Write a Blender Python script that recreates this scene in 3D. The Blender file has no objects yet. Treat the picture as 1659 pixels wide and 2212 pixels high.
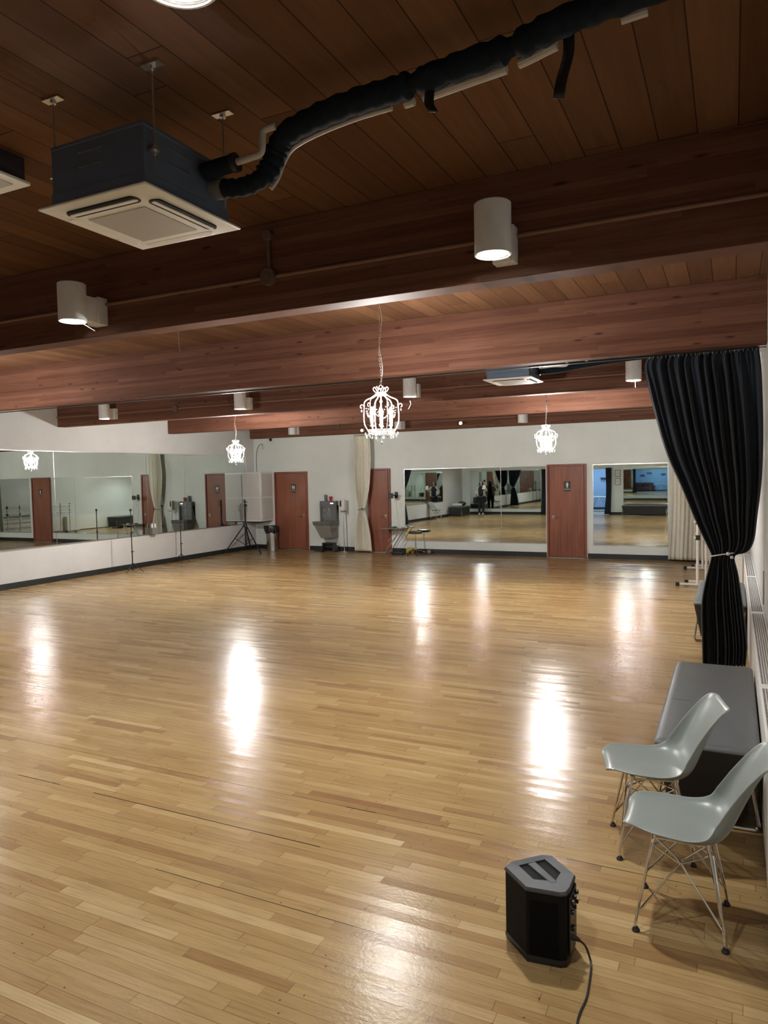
import bpy, bmesh, math, random
from mathutils import Vector, Matrix
PI = math.pi
random.seed(7)
SC = bpy.context.scene
C = SC.collection

# ------------------------------------------------------------------ helpers
def sm(o, angle=0.6):
    me = o.data
    for p in me.polygons:
        p.use_smooth = True
    bm = bmesh.new(); bm.from_mesh(me)
    for e in bm.edges:
        if len(e.link_faces) == 2:
            try:
                e.smooth = e.calc_face_angle() < angle
            except Exception:
                e.smooth = True
    bm.to_mesh(me); bm.free()

class MB:
    """collects vertices and faces, then becomes one mesh object"""
    def __init__(s):
        s.v = []; s.f = []
    def add(s, vs, fs, M=None):
        n = len(s.v)
        for p in vs:
            p = Vector(p)
            s.v.append(M @ p if M is not None else p)
        for f in fs:
            s.f.append([n + i for i in f])
        return s
    def box(s, x0, x1, y0, y1, z0, z1, M=None):
        vs = [(x, y, z) for z in (z0, z1) for y in (y0, y1) for x in (x0, x1)]
        fs = [(0, 2, 3, 1), (4, 5, 7, 6), (0, 1, 5, 4), (2, 6, 7, 3), (0, 4, 6, 2), (1, 3, 7, 5)]
        return s.add(vs, fs, M)
    def hexa(s, lo, hi, M=None):
        """frustum from two quads (each 4 points, same winding)"""
        vs = list(lo) + list(hi)
        fs = [(3, 2, 1, 0), (4, 5, 6, 7)] + [(i, (i + 1) % 4, 4 + (i + 1) % 4, 4 + i) for i in range(4)]
        return s.add(vs, fs, M)
    def prism(s, poly, z0, z1, poly2=None, M=None):
        n = len(poly); p2 = poly2 or poly
        vs = [(x, y, z0) for x, y in poly] + [(x, y, z1) for x, y in p2]
        fs = [tuple(range(n - 1, -1, -1)), tuple(range(n, 2 * n))]
        fs += [(i, (i + 1) % n, n + (i + 1) % n, n + i) for i in range(n)]
        return s.add(vs, fs, M)
    def tube(s, pts, r, seg=8, closed=False, cap=True, M=None):
        pts = [Vector(p) for p in pts]; n = len(pts)
        rs = r if isinstance(r, (list, tuple)) else [r] * n
        vs = []; up = None
        for i, p in enumerate(pts):
            if closed:
                t = pts[(i + 1) % n] - pts[i - 1]
            else:
                t = pts[min(i + 1, n - 1)] - pts[max(i - 1, 0)]
            if t.length < 1e-9: t = Vector((0, 0, 1))
            t.normalize()
            if up is None:
                up = Vector((0, 0, 1)) if abs(t.z) < .9 else Vector((1, 0, 0))
            a = up - t * up.dot(t)
            if a.length < 1e-6:
                a = t.orthogonal()
            a.normalize(); b = t.cross(a); up = a
            for k in range(seg):
                an = 2 * PI * k / seg
                vs.append(p + (a * math.cos(an) + b * math.sin(an)) * rs[i])
        fs = []
        m = n if closed else n - 1
        for i in range(m):
            j = (i + 1) % n
            for k in range(seg):
                k2 = (k + 1) % seg
                fs.append((i * seg + k, j * seg + k, j * seg + k2, i * seg + k2))
        if not closed and cap:
            fs.append(tuple(range(seg))); fs.append(tuple((n - 1) * seg + k for k in range(seg - 1, -1, -1)))
        return s.add(vs, fs, M)
    def lathe(s, prof, c=(0, 0, 0), seg=24, M=None):
        """profile of (r, z), turned about z through c"""
        vs = []; n = len(prof)
        for r, z in prof:
            for k in range(seg):
                a = 2 * PI * k / seg
                vs.append((c[0] + max(r, 1e-5) * math.cos(a), c[1] + max(r, 1e-5) * math.sin(a), c[2] + z))
        fs = []
        for i in range(n - 1):
            for k in range(seg):
                k2 = (k + 1) % seg
                fs.append((i * seg + k, i * seg + k2, (i + 1) * seg + k2, (i + 1) * seg + k))
        return s.add(vs, fs, M)
    def cyl(s, p0, p1, r, seg=16, r2=None, M=None):
        return s.tube([p0, p1], [r, r if r2 is None else r2], seg, M=M)
    def ball(s, c, r, seg=10, sq=(1, 1, 1), M=None):
        vs = []; nr = max(4, seg // 2)
        for i in range(nr + 1):
            th = PI * i / nr
            for k in range(seg):
                a = 2 * PI * k / seg
                rr = max(math.sin(th), 1e-4) * r
                vs.append((c[0] + rr * math.cos(a) * sq[0], c[1] + rr * math.sin(a) * sq[1], c[2] + r * math.cos(th) * sq[2]))
        fs = []
        for i in range(nr):
            for k in range(seg):
                k2 = (k + 1) % seg
                fs.append((i * seg + k, (i + 1) * seg + k, (i + 1) * seg + k2, i * seg + k2))
        return s.add(vs, fs, M)
    def grid(s, fn, nu, nv, M=None, wrap=False):
        vs = [fn(i / nu, j / nv) for j in range(nv + 1) for i in range(nu + 1)]
        fs = [(j * (nu + 1) + i, j * (nu + 1) + i + 1, (j + 1) * (nu + 1) + i + 1, (j + 1) * (nu + 1) + i) for j in range(nv) for i in range(nu)]
        return s.add(vs, fs, M)
    def build(s, name, mat, parent=None, world=False, smooth=True, bevel=0, seg=2, solid=0, subsurf=0, loc=None):
        me = bpy.data.meshes.new(name)
        off = Vector((0, 0, 0))
        if world and parent is not None:
            q = parent
            while q is not None:
                off += Vector(q.location); q = q.parent
        me.from_pydata([tuple(v - off) for v in s.v], [], s.f)
        me.validate()
        bm = bmesh.new(); bm.from_mesh(me)
        bmesh.ops.remove_doubles(bm, verts=bm.verts, dist=1e-5)
        bmesh.ops.recalc_face_normals(bm, faces=bm.faces)
        bm.to_mesh(me); bm.free()
        me.materials.append(mat)
        o = bpy.data.objects.new(name, me); C.objects.link(o)
        if loc is not None: o.location = loc
        if parent is not None: o.parent = parent
        if bevel:
            m = o.modifiers.new('bevel', 'BEVEL'); m.width = bevel; m.segments = seg; m.limit_method = 'ANGLE'; m.angle_limit = .6
            m.harden_normals = False
        if solid:
            m = o.modifiers.new('solid', 'SOLIDIFY'); m.thickness = solid; m.offset = 0
        if subsurf:
            m = o.modifiers.new('sub', 'SUBSURF'); m.levels = subsurf; m.render_levels = subsurf
        if smooth: sm(o)
        return o

def tag(o, label, cat=None, group=None, kind=None):
    o['label'] = label
    if cat: o['category'] = cat
    if group: o['group'] = group
    if kind: o['kind'] = kind
    return o
def thing(name, label, cat, loc=(0, 0, 0), rz=0, group=None):
    o = bpy.data.objects.new(name, None); C.objects.link(o)
    o.empty_display_size = .1
    o.location = loc; o.rotation_euler = (0, 0, rz)
    return tag(o, label, cat, group)
def copy_tree(o, parent=None):
    c = o.copy(); C.objects.link(c)
    if parent is not None: c.parent = parent
    for ch in list(o.children): copy_tree(ch, c)
    return c
def struct(name, mb, mat, label=None, parent=None, **k):
    o = mb.build(name, mat, parent, **k)
    if parent is None: o['kind'] = 'structure'
    if label: o['label'] = label
    return o
def arc(c, r, a0, a1, n, plane='xz'):
    out = []
    for i in range(n + 1):
        a = a0 + (a1 - a0) * i / n; u, w = r * math.cos(a), r * math.sin(a)
        out.append({'xz': (c[0] + u, c[1], c[2] + w), 'yz': (c[0], c[1] + u, c[2] + w), 'xy': (c[0] + u, c[1] + w, c[2])}[plane])
    return out
def smooth_path(pts, n=6):
    P = [Vector(p) for p in pts]; out = []
    for i in range(len(P) - 1):
        p0 = P[max(i - 1, 0)]; p1 = P[i]; p2 = P[i + 1]; p3 = P[min(i + 2, len(P) - 1)]
        for k in range(n):
            t = k / n
            out.append(.5 * ((2 * p1) + (p2 - p0) * t + (2 * p0 - 5 * p1 + 4 * p2 - p3) * t * t + (3 * p1 - p0 - 3 * p2 + p3) * t ** 3))
    out.append(P[-1]); return out
def interp(tab, t):
    if t <= tab[0][0]: return tab[0][1]
    for (a, va), (b, vb) in zip(tab, tab[1:]):
        if t <= b:
            return va + (vb - va) * (t - a) / (b - a)
    return tab[-1][1]

def text_mesh(name, body, size, mat, parent, loc, rot, extrude=.0006):
    cu = bpy.data.curves.new(name, 'FONT'); cu.body = body; cu.size = size; cu.align_x = 'CENTER'; cu.extrude = extrude
    o = bpy.data.objects.new(name + '_src', cu); C.objects.link(o)
    bpy.context.view_layer.update()
    me = bpy.data.meshes.new_from_object(o.evaluated_get(bpy.context.evaluated_depsgraph_get()))
    bpy.data.objects.remove(o); bpy.data.curves.remove(cu)
    me.materials.clear(); me.materials.append(mat); me.name = name
    n = bpy.data.objects.new(name, me); C.objects.link(n); n.parent = parent; n.location = loc; n.rotation_euler = rot
    return n

# ------------------------------------------------------------------ materials
def base_mat(name):
    m = bpy.data.materials.new(name); m.use_nodes = True
    nt = m.node_tree; b = nt.nodes['Principled BSDF']
    return m, nt, b
def N(nt, t, **k):
    n = nt.nodes.new(t)
    for a, v in k.items(): setattr(n, a, v)
    return n
def L(nt, a, b): nt.links.new(a, b)
def math_n(nt, op, a, b=None, c=None):
    n = N(nt, 'ShaderNodeMath', operation=op)
    for i, v in enumerate((a, b, c)):
        if v is None: continue
        if isinstance(v, (int, float)): n.inputs[i].default_value = v
        else: L(nt, v, n.inputs[i])
    return n.outputs[0]
def objco(nt):
    return N(nt, 'ShaderNodeTexCoord').outputs['Object']
def geopos(nt):
    return N(nt, 'ShaderNodeNewGeometry').outputs['Position']
def mapping(nt, co, sc=(1, 1, 1), loc=(0, 0, 0)):
    m = N(nt, 'ShaderNodeMapping'); L(nt, co, m.inputs[0]); m.inputs['Scale'].default_value = sc; m.inputs['Location'].default_value = loc
    return m.outputs[0]
def noise(nt, co, scale, detail=3, rough=.5):
    n = N(nt, 'ShaderNodeTexNoise'); L(nt, co, n.inputs['Vector']); n.inputs['Scale'].default_value = scale
    n.inputs['Detail'].default_value = detail; n.inputs['Roughness'].default_value = rough
    return n.outputs['Fac']
def ramp(nt, fac, stops):
    r = N(nt, 'ShaderNodeValToRGB'); L(nt, fac, r.inputs[0]); e = r.color_ramp.elements
    while len(e) < len(stops): e.new(.5)
    for i, (p, c) in enumerate(stops):
        e[i].position = p; e[i].color = (c[0], c[1], c[2], 1) if not isinstance(c, (int, float)) else (c, c, c, 1)
    return r.outputs[0]
def mix(nt, fac, a, b, mode='MIX'):
    n = N(nt, 'ShaderNodeMix', data_type='RGBA', blend_type=mode)
    for i, v in ((0, fac), (6, a), (7, b)):
        if isinstance(v, (int, float)): n.inputs[i].default_value = v
        elif isinstance(v, tuple): n.inputs[i].default_value = (v[0], v[1], v[2], 1)
        else: L(nt, v, n.inputs[i])
    return n.outputs[2]
def bump(nt, b, h, strength=.2, dist=.01):
    n = N(nt, 'ShaderNodeBump'); n.inputs['Strength'].default_value = strength; n.inputs['Distance'].default_value = dist
    L(nt, h, n.inputs['Height']); L(nt, n.outputs[0], b.inputs['Normal'])
def plain(name, col, rough=.5, metal=0, var=.06, scale=18, spec=.5, coat=0, bmp=0):
    m, nt, b = base_mat(name)
    f = noise(nt, objco(nt), scale, 3)
    c = ramp(nt, f, [(.3, tuple(x * (1 - var) for x in col)), (.7, tuple(min(1, x * (1 + var)) for x in col))])
    L(nt, c, b.inputs['Base Color'])
    b.inputs['Roughness'].default_value = rough; b.inputs['Metallic'].default_value = metal
    b.inputs['Specular IOR Level'].default_value = spec; b.inputs['Coat Weight'].default_value = coat
    if bmp: bump(nt, b, noise(nt, objco(nt), scale * 8, 2), bmp, .002)
    return m
def emit(name, col, st):
    m, nt, b = base_mat(name)
    b.inputs['Base Color'].default_value = (*col, 1)
    b.inputs['Emission Color'].default_value = (*col, 1); b.inputs['Emission Strength'].default_value = st
    return m

def wall_mat(name, col, block=False, axis='y', var=.04):
    m, nt, b = base_mat(name)
    co = geopos(nt)
    f = noise(nt, co, 1.3, 4, .6)
    c = ramp(nt, f, [(.3, tuple(x * (1 - var) for x in col)), (.7, tuple(min(1, x * (1 + var)) for x in col))])
    # faint scuffs and drips
    g = noise(nt, mapping(nt, co, (5, 5, .8)), 2.2, 5, .65)
    sc_ = ramp(nt, g, [(.60, 1.0), (.78, .93)])
    c = mix(nt, 1.0, c, sc_, 'MULTIPLY')
    L(nt, c, b.inputs['Base Color'])
    b.inputs['Roughness'].default_value = .62; b.inputs['Specular IOR Level'].default_value = .3
    fine = noise(nt, co, 60, 3, .6)
    if block:
        sx = N(nt, 'ShaderNodeSeparateXYZ'); L(nt, co, sx.inputs[0])
        cb = N(nt, 'ShaderNodeCombineXYZ'); L(nt, sx.outputs[1], cb.inputs[0]); L(nt, sx.outputs[2], cb.inputs[1])
        br = N(nt, 'ShaderNodeTexBrick'); L(nt, cb.outputs[0], br.inputs['Vector'])
        br.inputs['Scale'].default_value = 1; br.inputs['Brick Width'].default_value = .406; br.inputs['Row Height'].default_value = .203
        br.inputs['Mortar Size'].default_value = .005; br.inputs['Mortar Smooth'].default_value = .8
        h = math_n(nt, 'SUBTRACT', math_n(nt, 'MULTIPLY', fine, .25), br.outputs['Fac'])
        bump(nt, b, h, .16, .004)
        c2 = mix(nt, math_n(nt, 'MULTIPLY', br.outputs['Fac'], .05), c, tuple(x * .6 for x in col))
        L(nt, c2, b.inputs['Base Color'])
    else:
        bump(nt, b, fine, .12, .002)
    return m

def floor_mat():
    m, nt, b = base_mat('floor_boards')
    co = geopos(nt)
    s = N(nt, 'ShaderNodeSeparateXYZ'); L(nt, co, s.inputs[0])
    x, y = s.outputs[0], s.outputs[1]
    W = .0575
    yr = math_n(nt, 'DIVIDE', y, W)
    row = math_n(nt, 'FLOOR', yr)
    wn = N(nt, 'ShaderNodeTexWhiteNoise', noise_dimensions='1D'); L(nt, row, wn.inputs['W'])
    r1 = wn.outputs['Value']
    ln = math_n(nt, 'MULTIPLY_ADD', r1, .55, .45)
    xs = math_n(nt, 'ADD', math_n(nt, 'DIVIDE', x, ln), math_n(nt, 'MULTIPLY', r1, 37.3))
    idx = math_n(nt, 'FLOOR', xs)
    cb = N(nt, 'ShaderNodeCombineXYZ'); L(nt, idx, cb.inputs[0]); L(nt, row, cb.inputs[1])
    w2 = N(nt, 'ShaderNodeTexWhiteNoise', noise_dimensions='2D'); L(nt, cb.outputs[0], w2.inputs['Vector'])
    rv = w2.outputs['Value']
    boardc = ramp(nt, rv, [(0.0, (.255, .150, .068)), (.08, (.300, .187, .084)), (.4, (.332, .218, .100)), (.7, (.358, .240, .113)), (.93, (.395, .272, .136)), (1.0, (.45, .325, .175))])
    # grain
    cg = N(nt, 'ShaderNodeCombineXYZ')
    L(nt, math_n(nt, 'ADD', math_n(nt, 'MULTIPLY', x, 1.6), math_n(nt, 'MULTIPLY', rv, 50)), cg.inputs[0])
    L(nt, math_n(nt, 'ADD', math_n(nt, 'MULTIPLY', y, 26), math_n(nt, 'MULTIPLY', rv, 20)), cg.inputs[1])
    g = noise(nt, cg.outputs[0], 2.6, 6, .62)
    gr = ramp(nt, g, [(.28, .74), (.5, 1.0), (.75, 1.14)])
    c = mix(nt, 1.0, boardc, gr, 'MULTIPLY')
    c = mix(nt, 1.0, c, (1.0, 1.0, .93), 'MULTIPLY')
    # large worn patches
    big = noise(nt, co, .55, 4, .6)
    c = mix(nt, 1.0, c, ramp(nt, big, [(.3, (.88, .84, .80)), (.7, (1.06, 1.04, 1.02))]), 'MULTIPLY')
    # seams
    fy = math_n(nt, 'FRACT', yr); fx = math_n(nt, 'FRACT', xs)
    ey = math_n(nt, 'ABSOLUTE', math_n(nt, 'SUBTRACT', fy, .5))
    seam_y = math_n(nt, 'GREATER_THAN', ey, .480)
    ex = math_n(nt, 'ABSOLUTE', math_n(nt, 'SUBTRACT', fx, .5))
    seam_x = math_n(nt, 'GREATER_THAN', math_n(nt, 'MULTIPLY', ex, ln), math_n(nt, 'SUBTRACT', math_n(nt, 'MULTIPLY', ln, .5), .0015))
    seam = math_n(nt, 'MAXIMUM', seam_y, seam_x)
    sv = noise(nt, mapping(nt, co, (.6, 9, 1)), 1.5, 3, .6)
    seam_a = math_n(nt, 'MULTIPLY', seam, ramp(nt, sv, [(.35, .30), (.62, .85)]))
    c = mix(nt, seam_a, c, (.10, .048, .022))
    # opened-up cracks between boards in the near floor
    crack = None
    for (yc, x0, x1, wd) in ((3.1625, -4.3, -3.9, .006), (3.1625, -3.6, -1.95, .006), (3.623, -5.6, -1.2, .0022), (3.623, -2.05, -1.85, .007), (3.565, -.75, -.05, .0035), (2.645, -2.6, -1.3, .003)):
        a = math_n(nt, 'LESS_THAN', math_n(nt, 'ABSOLUTE', math_n(nt, 'SUBTRACT', y, yc)), wd / 2 + .001)
        bnd = math_n(nt, 'MULTIPLY', math_n(nt, 'GREATER_THAN', x, x0), math_n(nt, 'LESS_THAN', x, x1))
        a = math_n(nt, 'MULTIPLY', a, bnd)
        crack = a if crack is None else math_n(nt, 'MAXIMUM', crack, a)
    c = mix(nt, math_n(nt, 'MULTIPLY', crack, .9), c, (.02, .01, .006))
    # one dark replaced board
    a = math_n(nt, 'MULTIPLY', math_n(nt, 'MULTIPLY', math_n(nt, 'GREATER_THAN', y, 3.68), math_n(nt, 'LESS_THAN', y, 3.737)),
               math_n(nt, 'MULTIPLY', math_n(nt, 'GREATER_THAN', x, -2.35), math_n(nt, 'LESS_THAN', x, -1.48)))
    c = mix(nt, math_n(nt, 'MULTIPLY', a, .62), c, (.17, .075, .035))
    # nail heads
    nx = math_n(nt, 'FRACT', math_n(nt, 'ADD', math_n(nt, 'DIVIDE', x, .41), math_n(nt, 'MULTIPLY', r1, .22)))
    n1 = math_n(nt, 'MULTIPLY', math_n(nt, 'SUBTRACT', nx, .5), .41)
    n2 = math_n(nt, 'MULTIPLY', math_n(nt, 'SUBTRACT', fy, .28), W)
    d = math_n(nt, 'SQRT', math_n(nt, 'ADD', math_n(nt, 'POWER', n1, 2), math_n(nt, 'POWER', n2, 2)))
    dot = math_n(nt, 'LESS_THAN', d, .0042)
    nd = noise(nt, mapping(nt, co, (.8, 1.6, 1), (3.1, 1.7, 0)), 1.1, 2, .5)
    dot = math_n(nt, 'MULTIPLY', dot, math_n(nt, 'MULTIPLY', math_n(nt, 'GREATER_THAN', nd, .50), math_n(nt, 'LESS_THAN', rv, .55)))
    c = mix(nt, math_n(nt, 'MULTIPLY', dot, .8), c, (.04, .02, .012))
    # scuff marks
    sw = noise(nt, co, 1.9, 4, .6)
    sl_ = math_n(nt, 'LESS_THAN', math_n(nt, 'ABSOLUTE', math_n(nt, 'SUBTRACT', sw, .5)), .0012)
    sl_ = math_n(nt, 'MULTIPLY', sl_, ramp(nt, noise(nt, mapping(nt, co, (1, 1, 1), (5, 9, 0)), 1.3, 3, .6), [(.60, 0.0), (.66, .55)]))
    c = mix(nt, sl_, c, (.07, .04, .025))
    L(nt, c, b.inputs['Base Color'])
    rr = ramp(nt, noise(nt, co, 1.1, 3, .5), [(.3, .20), (.7, .26)])
    L(nt, rr, b.inputs['Roughness'])
    b.inputs['Specular IOR Level'].default_value = .22
    # cupped boards and brush marks break the reflections up
    cup = math_n(nt, 'MULTIPLY', math_n(nt, 'POWER', ey, 2), .9)
    per = math_n(nt, 'MULTIPLY', rv, .22)
    wv = math_n(nt, 'MULTIPLY', noise(nt, mapping(nt, co, (1, 1.5, 1)), 42, 3, .6), 1.15)
    h = math_n(nt, 'ADD', math_n(nt, 'ADD', cup, per), wv)
    tilt = math_n(nt, 'MULTIPLY', math_n(nt, 'SUBTRACT', fy, .5), math_n(nt, 'MULTIPLY', math_n(nt, 'SUBTRACT', rv, .5), 4.0))
    h = math_n(nt, 'ADD', h, tilt)
    h = math_n(nt, 'SUBTRACT', h, math_n(nt, 'MULTIPLY', seam, .5))
    bump(nt, b, h, .22, .003)
    return m

def glulam_mat(name, cols, knots=True):
    m, nt, b = base_mat(name)
    co = geopos(nt)
    s = N(nt, 'ShaderNodeSeparateXYZ'); L(nt, co, s.inputs[0])
    lam = math_n(nt, 'DIVIDE', s.outputs[2], .0385); row = math_n(nt, 'FLOOR', lam)
    iy = math_n(nt, 'FLOOR', math_n(nt, 'DIVIDE', s.outputs[1], 1.0))
    rid = math_n(nt, 'ADD', row, math_n(nt, 'MULTIPLY', iy, 13.7))
    wn = N(nt, 'ShaderNodeTexWhiteNoise', noise_dimensions='1D'); L(nt, rid, wn.inputs['W']); r1 = wn.outputs['Value']
    xs = math_n(nt, 'ADD', math_n(nt, 'DIVIDE', s.outputs[0], 2.6), math_n(nt, 'MULTIPLY', r1, 17)); ix = math_n(nt, 'FLOOR', xs)
    cb = N(nt, 'ShaderNodeCombineXYZ'); L(nt, ix, cb.inputs[0]); L(nt, rid, cb.inputs[1])
    w2 = N(nt, 'ShaderNodeTexWhiteNoise', noise_dimensions='2D'); L(nt, cb.outputs[0], w2.inputs['Vector'])
    c = ramp(nt, w2.outputs['Value'], [(0, cols[0]), (.5, cols[1]), (1, cols[2])])
    gv = N(nt, 'ShaderNodeVectorMath', operation='ADD'); L(nt, mapping(nt, co, (1.3, 1.3, 30)), gv.inputs[0]); L(nt, cb.outputs[0], gv.inputs[1])
    g = noise(nt, gv.outputs[0], 1.8, 6, .62)
    c = mix(nt, 1.0, c, ramp(nt, g, [(.28, .72), (.55, 1.0), (.8, 1.14)]), 'MULTIPLY')
    if knots:
        v = N(nt, 'ShaderNodeTexVoronoi'); L(nt, mapping(nt, co, (3.2, .0, 13)), v.inputs['Vector']); v.inputs['Scale'].default_value = 1.0
        v.inputs['Randomness'].default_value = 1.0
        kn = ramp(nt, v.outputs['Distance'], [(.07, .75), (.19, 0.0)])
        kmask = noise(nt, mapping(nt, co, (.55, .8, 2), (4, 1, 2)), 1.6, 2, .5)
        kn = math_n(nt, 'MULTIPLY', kn, ramp(nt, kmask, [(.46, 0.0), (.52, 1.0)]))
        c = mix(nt, kn, c, tuple(q * .18 for q in cols[0]))
    L(nt, c, b.inputs['Base Color'])
    b.inputs['Roughness'].default_value = .62; b.inputs['Specular IOR Level'].default_value = .14
    bump(nt, b, g, .12, .003)
    return m

def plank_mat():
    m, nt, b = base_mat('ceiling_planks')
    co = geopos(nt)
    s = N(nt, 'ShaderNodeSeparateXYZ'); L(nt, co, s.inputs[0])
    xr = math_n(nt, 'DIVIDE', math_n(nt, 'SUBTRACT', s.outputs[0], .0203), .1835); row = math_n(nt, 'FLOOR', xr)
    wn = N(nt, 'ShaderNodeTexWhiteNoise', noise_dimensions='1D'); L(nt, row, wn.inputs['W']); r1 = wn.outputs['Value']
    ys = math_n(nt, 'ADD', math_n(nt, 'DIVIDE', s.outputs[1], 3.1), math_n(nt, 'MULTIPLY', r1, 9.3)); iy = math_n(nt, 'FLOOR', ys)
    cb = N(nt, 'ShaderNodeCombineXYZ'); L(nt, row, cb.inputs[0]); L(nt, iy, cb.inputs[1])
    w2 = N(nt, 'ShaderNodeTexWhiteNoise', noise_dimensions='2D'); L(nt, cb.outputs[0], w2.inputs['Vector'])
    c = ramp(nt, w2.outputs['Value'], [(0, (.115, .053, .027)), (.5, (.145, .069, .034)), (1, (.175, .086, .043))])
    gv = N(nt, 'ShaderNodeVectorMath', operation='ADD'); L(nt, mapping(nt, co, (14, .9, 1)), gv.inputs[0]); L(nt, cb.outputs[0], gv.inputs[1])
    g = noise(nt, gv.outputs[0], 1.6, 5, .6)
    c = mix(nt, 1.0, c, ramp(nt, g, [(.3, .82), (.7, 1.10)]), 'MULTIPLY')
    fx = math_n(nt, 'FRACT', xr); e = math_n(nt, 'ABSOLUTE', math_n(nt, 'SUBTRACT', fx, .5))
    gap = math_n(nt, 'GREATER_THAN', e, .483)
    fy = math_n(nt, 'FRACT', ys); gy = math_n(nt, 'LESS_THAN', fy, .0022)
    gap = math_n(nt, 'MAXIMUM', gap, gy)
    c = mix(nt, math_n(nt, 'MULTIPLY', gap, .85), c, (.02, .008, .004))
    kv = N(nt, 'ShaderNodeTexVoronoi'); L(nt, mapping(nt, co, (3.5, 1.2, 0)), kv.inputs['Vector'])
    kn = ramp(nt, kv.outputs['Distance'], [(.03, .7), (.07, 0.0)])
    c = mix(nt, kn, c, (.05, .02, .01))
    L(nt, c, b.inputs['Base Color']); b.inputs['Roughness'].default_value = .7; b.inputs['Specular IOR Level'].default_value = .15
    bump(nt, b, math_n(nt, 'MULTIPLY', gap, -1), .6, .006)
    return m

def door_mat():
    m, nt, b = base_mat('door_veneer')
    co = geopos(nt)
    g = noise(nt, mapping(nt, co, (22, 22, 1.3)), 1.0, 6, .62)
    w = noise(nt, mapping(nt, co, (3, 3, .6)), 1.5, 3, .5)
    c = ramp(nt, g, [(.25, (.165, .052, .028)), (.5, (.235, .078, .042)), (.75, (.30, .105, .058))])
    c = mix(nt, 1.0, c, ramp(nt, w, [(.3, .82), (.7, 1.1)]), 'MULTIPLY')
    L(nt, c, b.inputs['Base Color']); b.inputs['Roughness'].default_value = .38
    return m
def cloth_mat(name, col, rough=.85, sheen=.15, var=.08):
    m, nt, b = base_mat(name)
    co = objco(nt)
    f = noise(nt, co, 9, 4)
    c = ramp(nt, f, [(.3, tuple(x * (1 - var) for x in col)), (.7, tuple(x * (1 + var) for x in col))])
    L(nt, c, b.inputs['Base Color']); b.inputs['Roughness'].default_value = rough
    b.inputs['Sheen Weight'].default_value = sheen; b.inputs['Specular IOR Level'].default_value = .25
    bump(nt, b, noise(nt, co, 400, 2), .15, .001)
    return m

M = {}
M['floor'] = floor_mat()
M['wall_l'] = wall_mat('painted_block_wall', (.57, .565, .545), True)
M['wall_b'] = wall_mat('painted_plaster_wall', (.75, .795, .755))
M['beam'] = glulam_mat('laminated_beam', [(.118, .049, .030), (.152, .066, .041), (.186, .086, .054)])
M['plank'] = plank_mat()
M['door'] = door_mat()
M['frame'] = plain('door_frame_paint', (.24, .064, .036), .4, var=.1)
M['base'] = plain('black_rubber', (.012, .014, .015), .5)
def mirror_mat():
    m, nt, b = base_mat('mirror_glass')
    co = geopos(nt)
    f = noise(nt, co, .8, 2)
    L(nt, ramp(nt, f, [(.3, (.70, .765, .735)), (.7, (.72, .785, .755))]), b.inputs['Base Color'])
    b.inputs['Metallic'].default_value = 1; b.inputs['Roughness'].default_value = .012
    bump(nt, b, noise(nt, co, .9, 1), .006, .05)
    return m
M['mirror'] = mirror_mat()
M['alu'] = plain('brushed_aluminium', (.62, .62, .60), .32, 1, .05)
M['chrome'] = plain('polished_chrome', (.72, .72, .72), .10, 1, .03)
M['white_metal'] = plain('white_enamel', (.70, .67, .62), .38, 0, .03)
M['lamp_body'] = plain('off_white_lamp_enamel', (.74, .74, .72), .45, 0, .04)
M['ac_panel'] = plain('cream_plastic', (.78, .78, .74), .42, 0, .03)
M['ac_grille'] = plain('grille_plastic', (.40, .385, .35), .6, 0, .03)
M['ac_body'] = plain('galvanised_dark_sheet', (.10, .135, .19), .5, .2, .08, 4)  # bluish tint carries lens-flare haze in the base colour
M['black'] = plain('black_plastic', (.012, .012, .013), .42, 0, .1)
M['black_soft'] = plain('black_foam', (.010, .016, .024), .85, 0, .2, 30, spec=.15, bmp=.4)
M['black_metal'] = plain('black_powder_coat', (.018, .018, .018), .4, .3, .1)
M['drape'] = cloth_mat('black_drape_cloth', (.015, .022, .032), .85, .10)
M['cream'] = cloth_mat('cream_curtain_cloth', (.72, .70, .60), .85, .1, .04)
M['cord_white'] = plain('white_cord', (.7, .7, .68), .5)
M['vinyl'] = plain('grey_vinyl', (.096, .098, .098), .5, 0, .05, 5, spec=.4)
M['vinyl_dark'] = plain('charcoal_vinyl_and_shade', (.022, .023, .024), .5, 0, .08, 5)  # own colour of the stool seat; on bench bases it paints shade
M['shell'] = plain('sage_grey_plastic', (.225, .247, .225), .34, 0, .02, 4, spec=.5)
M['spk'] = plain('speaker_black_plastic', (.006, .0056, .0056), .7, 0, .12, 40, spec=.15, bmp=.25)
M['spk_top'] = plain('speaker_charcoal_top', (.055, .058, .062), .5, 0, .06, 30, bmp=.2)
M['grey_plastic'] = plain('slate_grey_plastic', (.14, .145, .14), .45, .2, .05)
M['grey_light'] = plain('warm_grey_panel', (.24, .235, .215), .5, .2, .05)
M['steel'] = plain('stainless_steel', (.55, .55, .52), .22, 1, .05)
M['bag'] = plain('black_bin_liner', (.012, .013, .016), .28, 0, .2, 20)
M['red'] = plain('red_plastic_cup', (.55, .02, .03), .35)
M['bluegrey'] = plain('grey_blue_tumbler', (.10, .16, .19), .3)
M['sign'] = plain('black_sign_plate', (.015, .014, .013), .45)
M['sign_white'] = plain('white_sign_print', (.75, .74, .70), .5)
M['brass'] = plain('satin_nickel', (.55, .50, .43), .28, 1, .04)
M['white_plastic'] = plain('white_plastic', (.72, .72, .69), .35)
M['conduit'] = plain('painted_conduit', (.22, .115, .075), .5, .1)
M['conduit_box'] = plain('painted_box', (.13, .085, .07), .55, .1)
M['wax'] = plain('white_candle_sleeve', (.78, .78, .76), .4)
M['crystal'] = plain('clear_acrylic_beads', (.80, .82, .84), .08, .35, .02)
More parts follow.
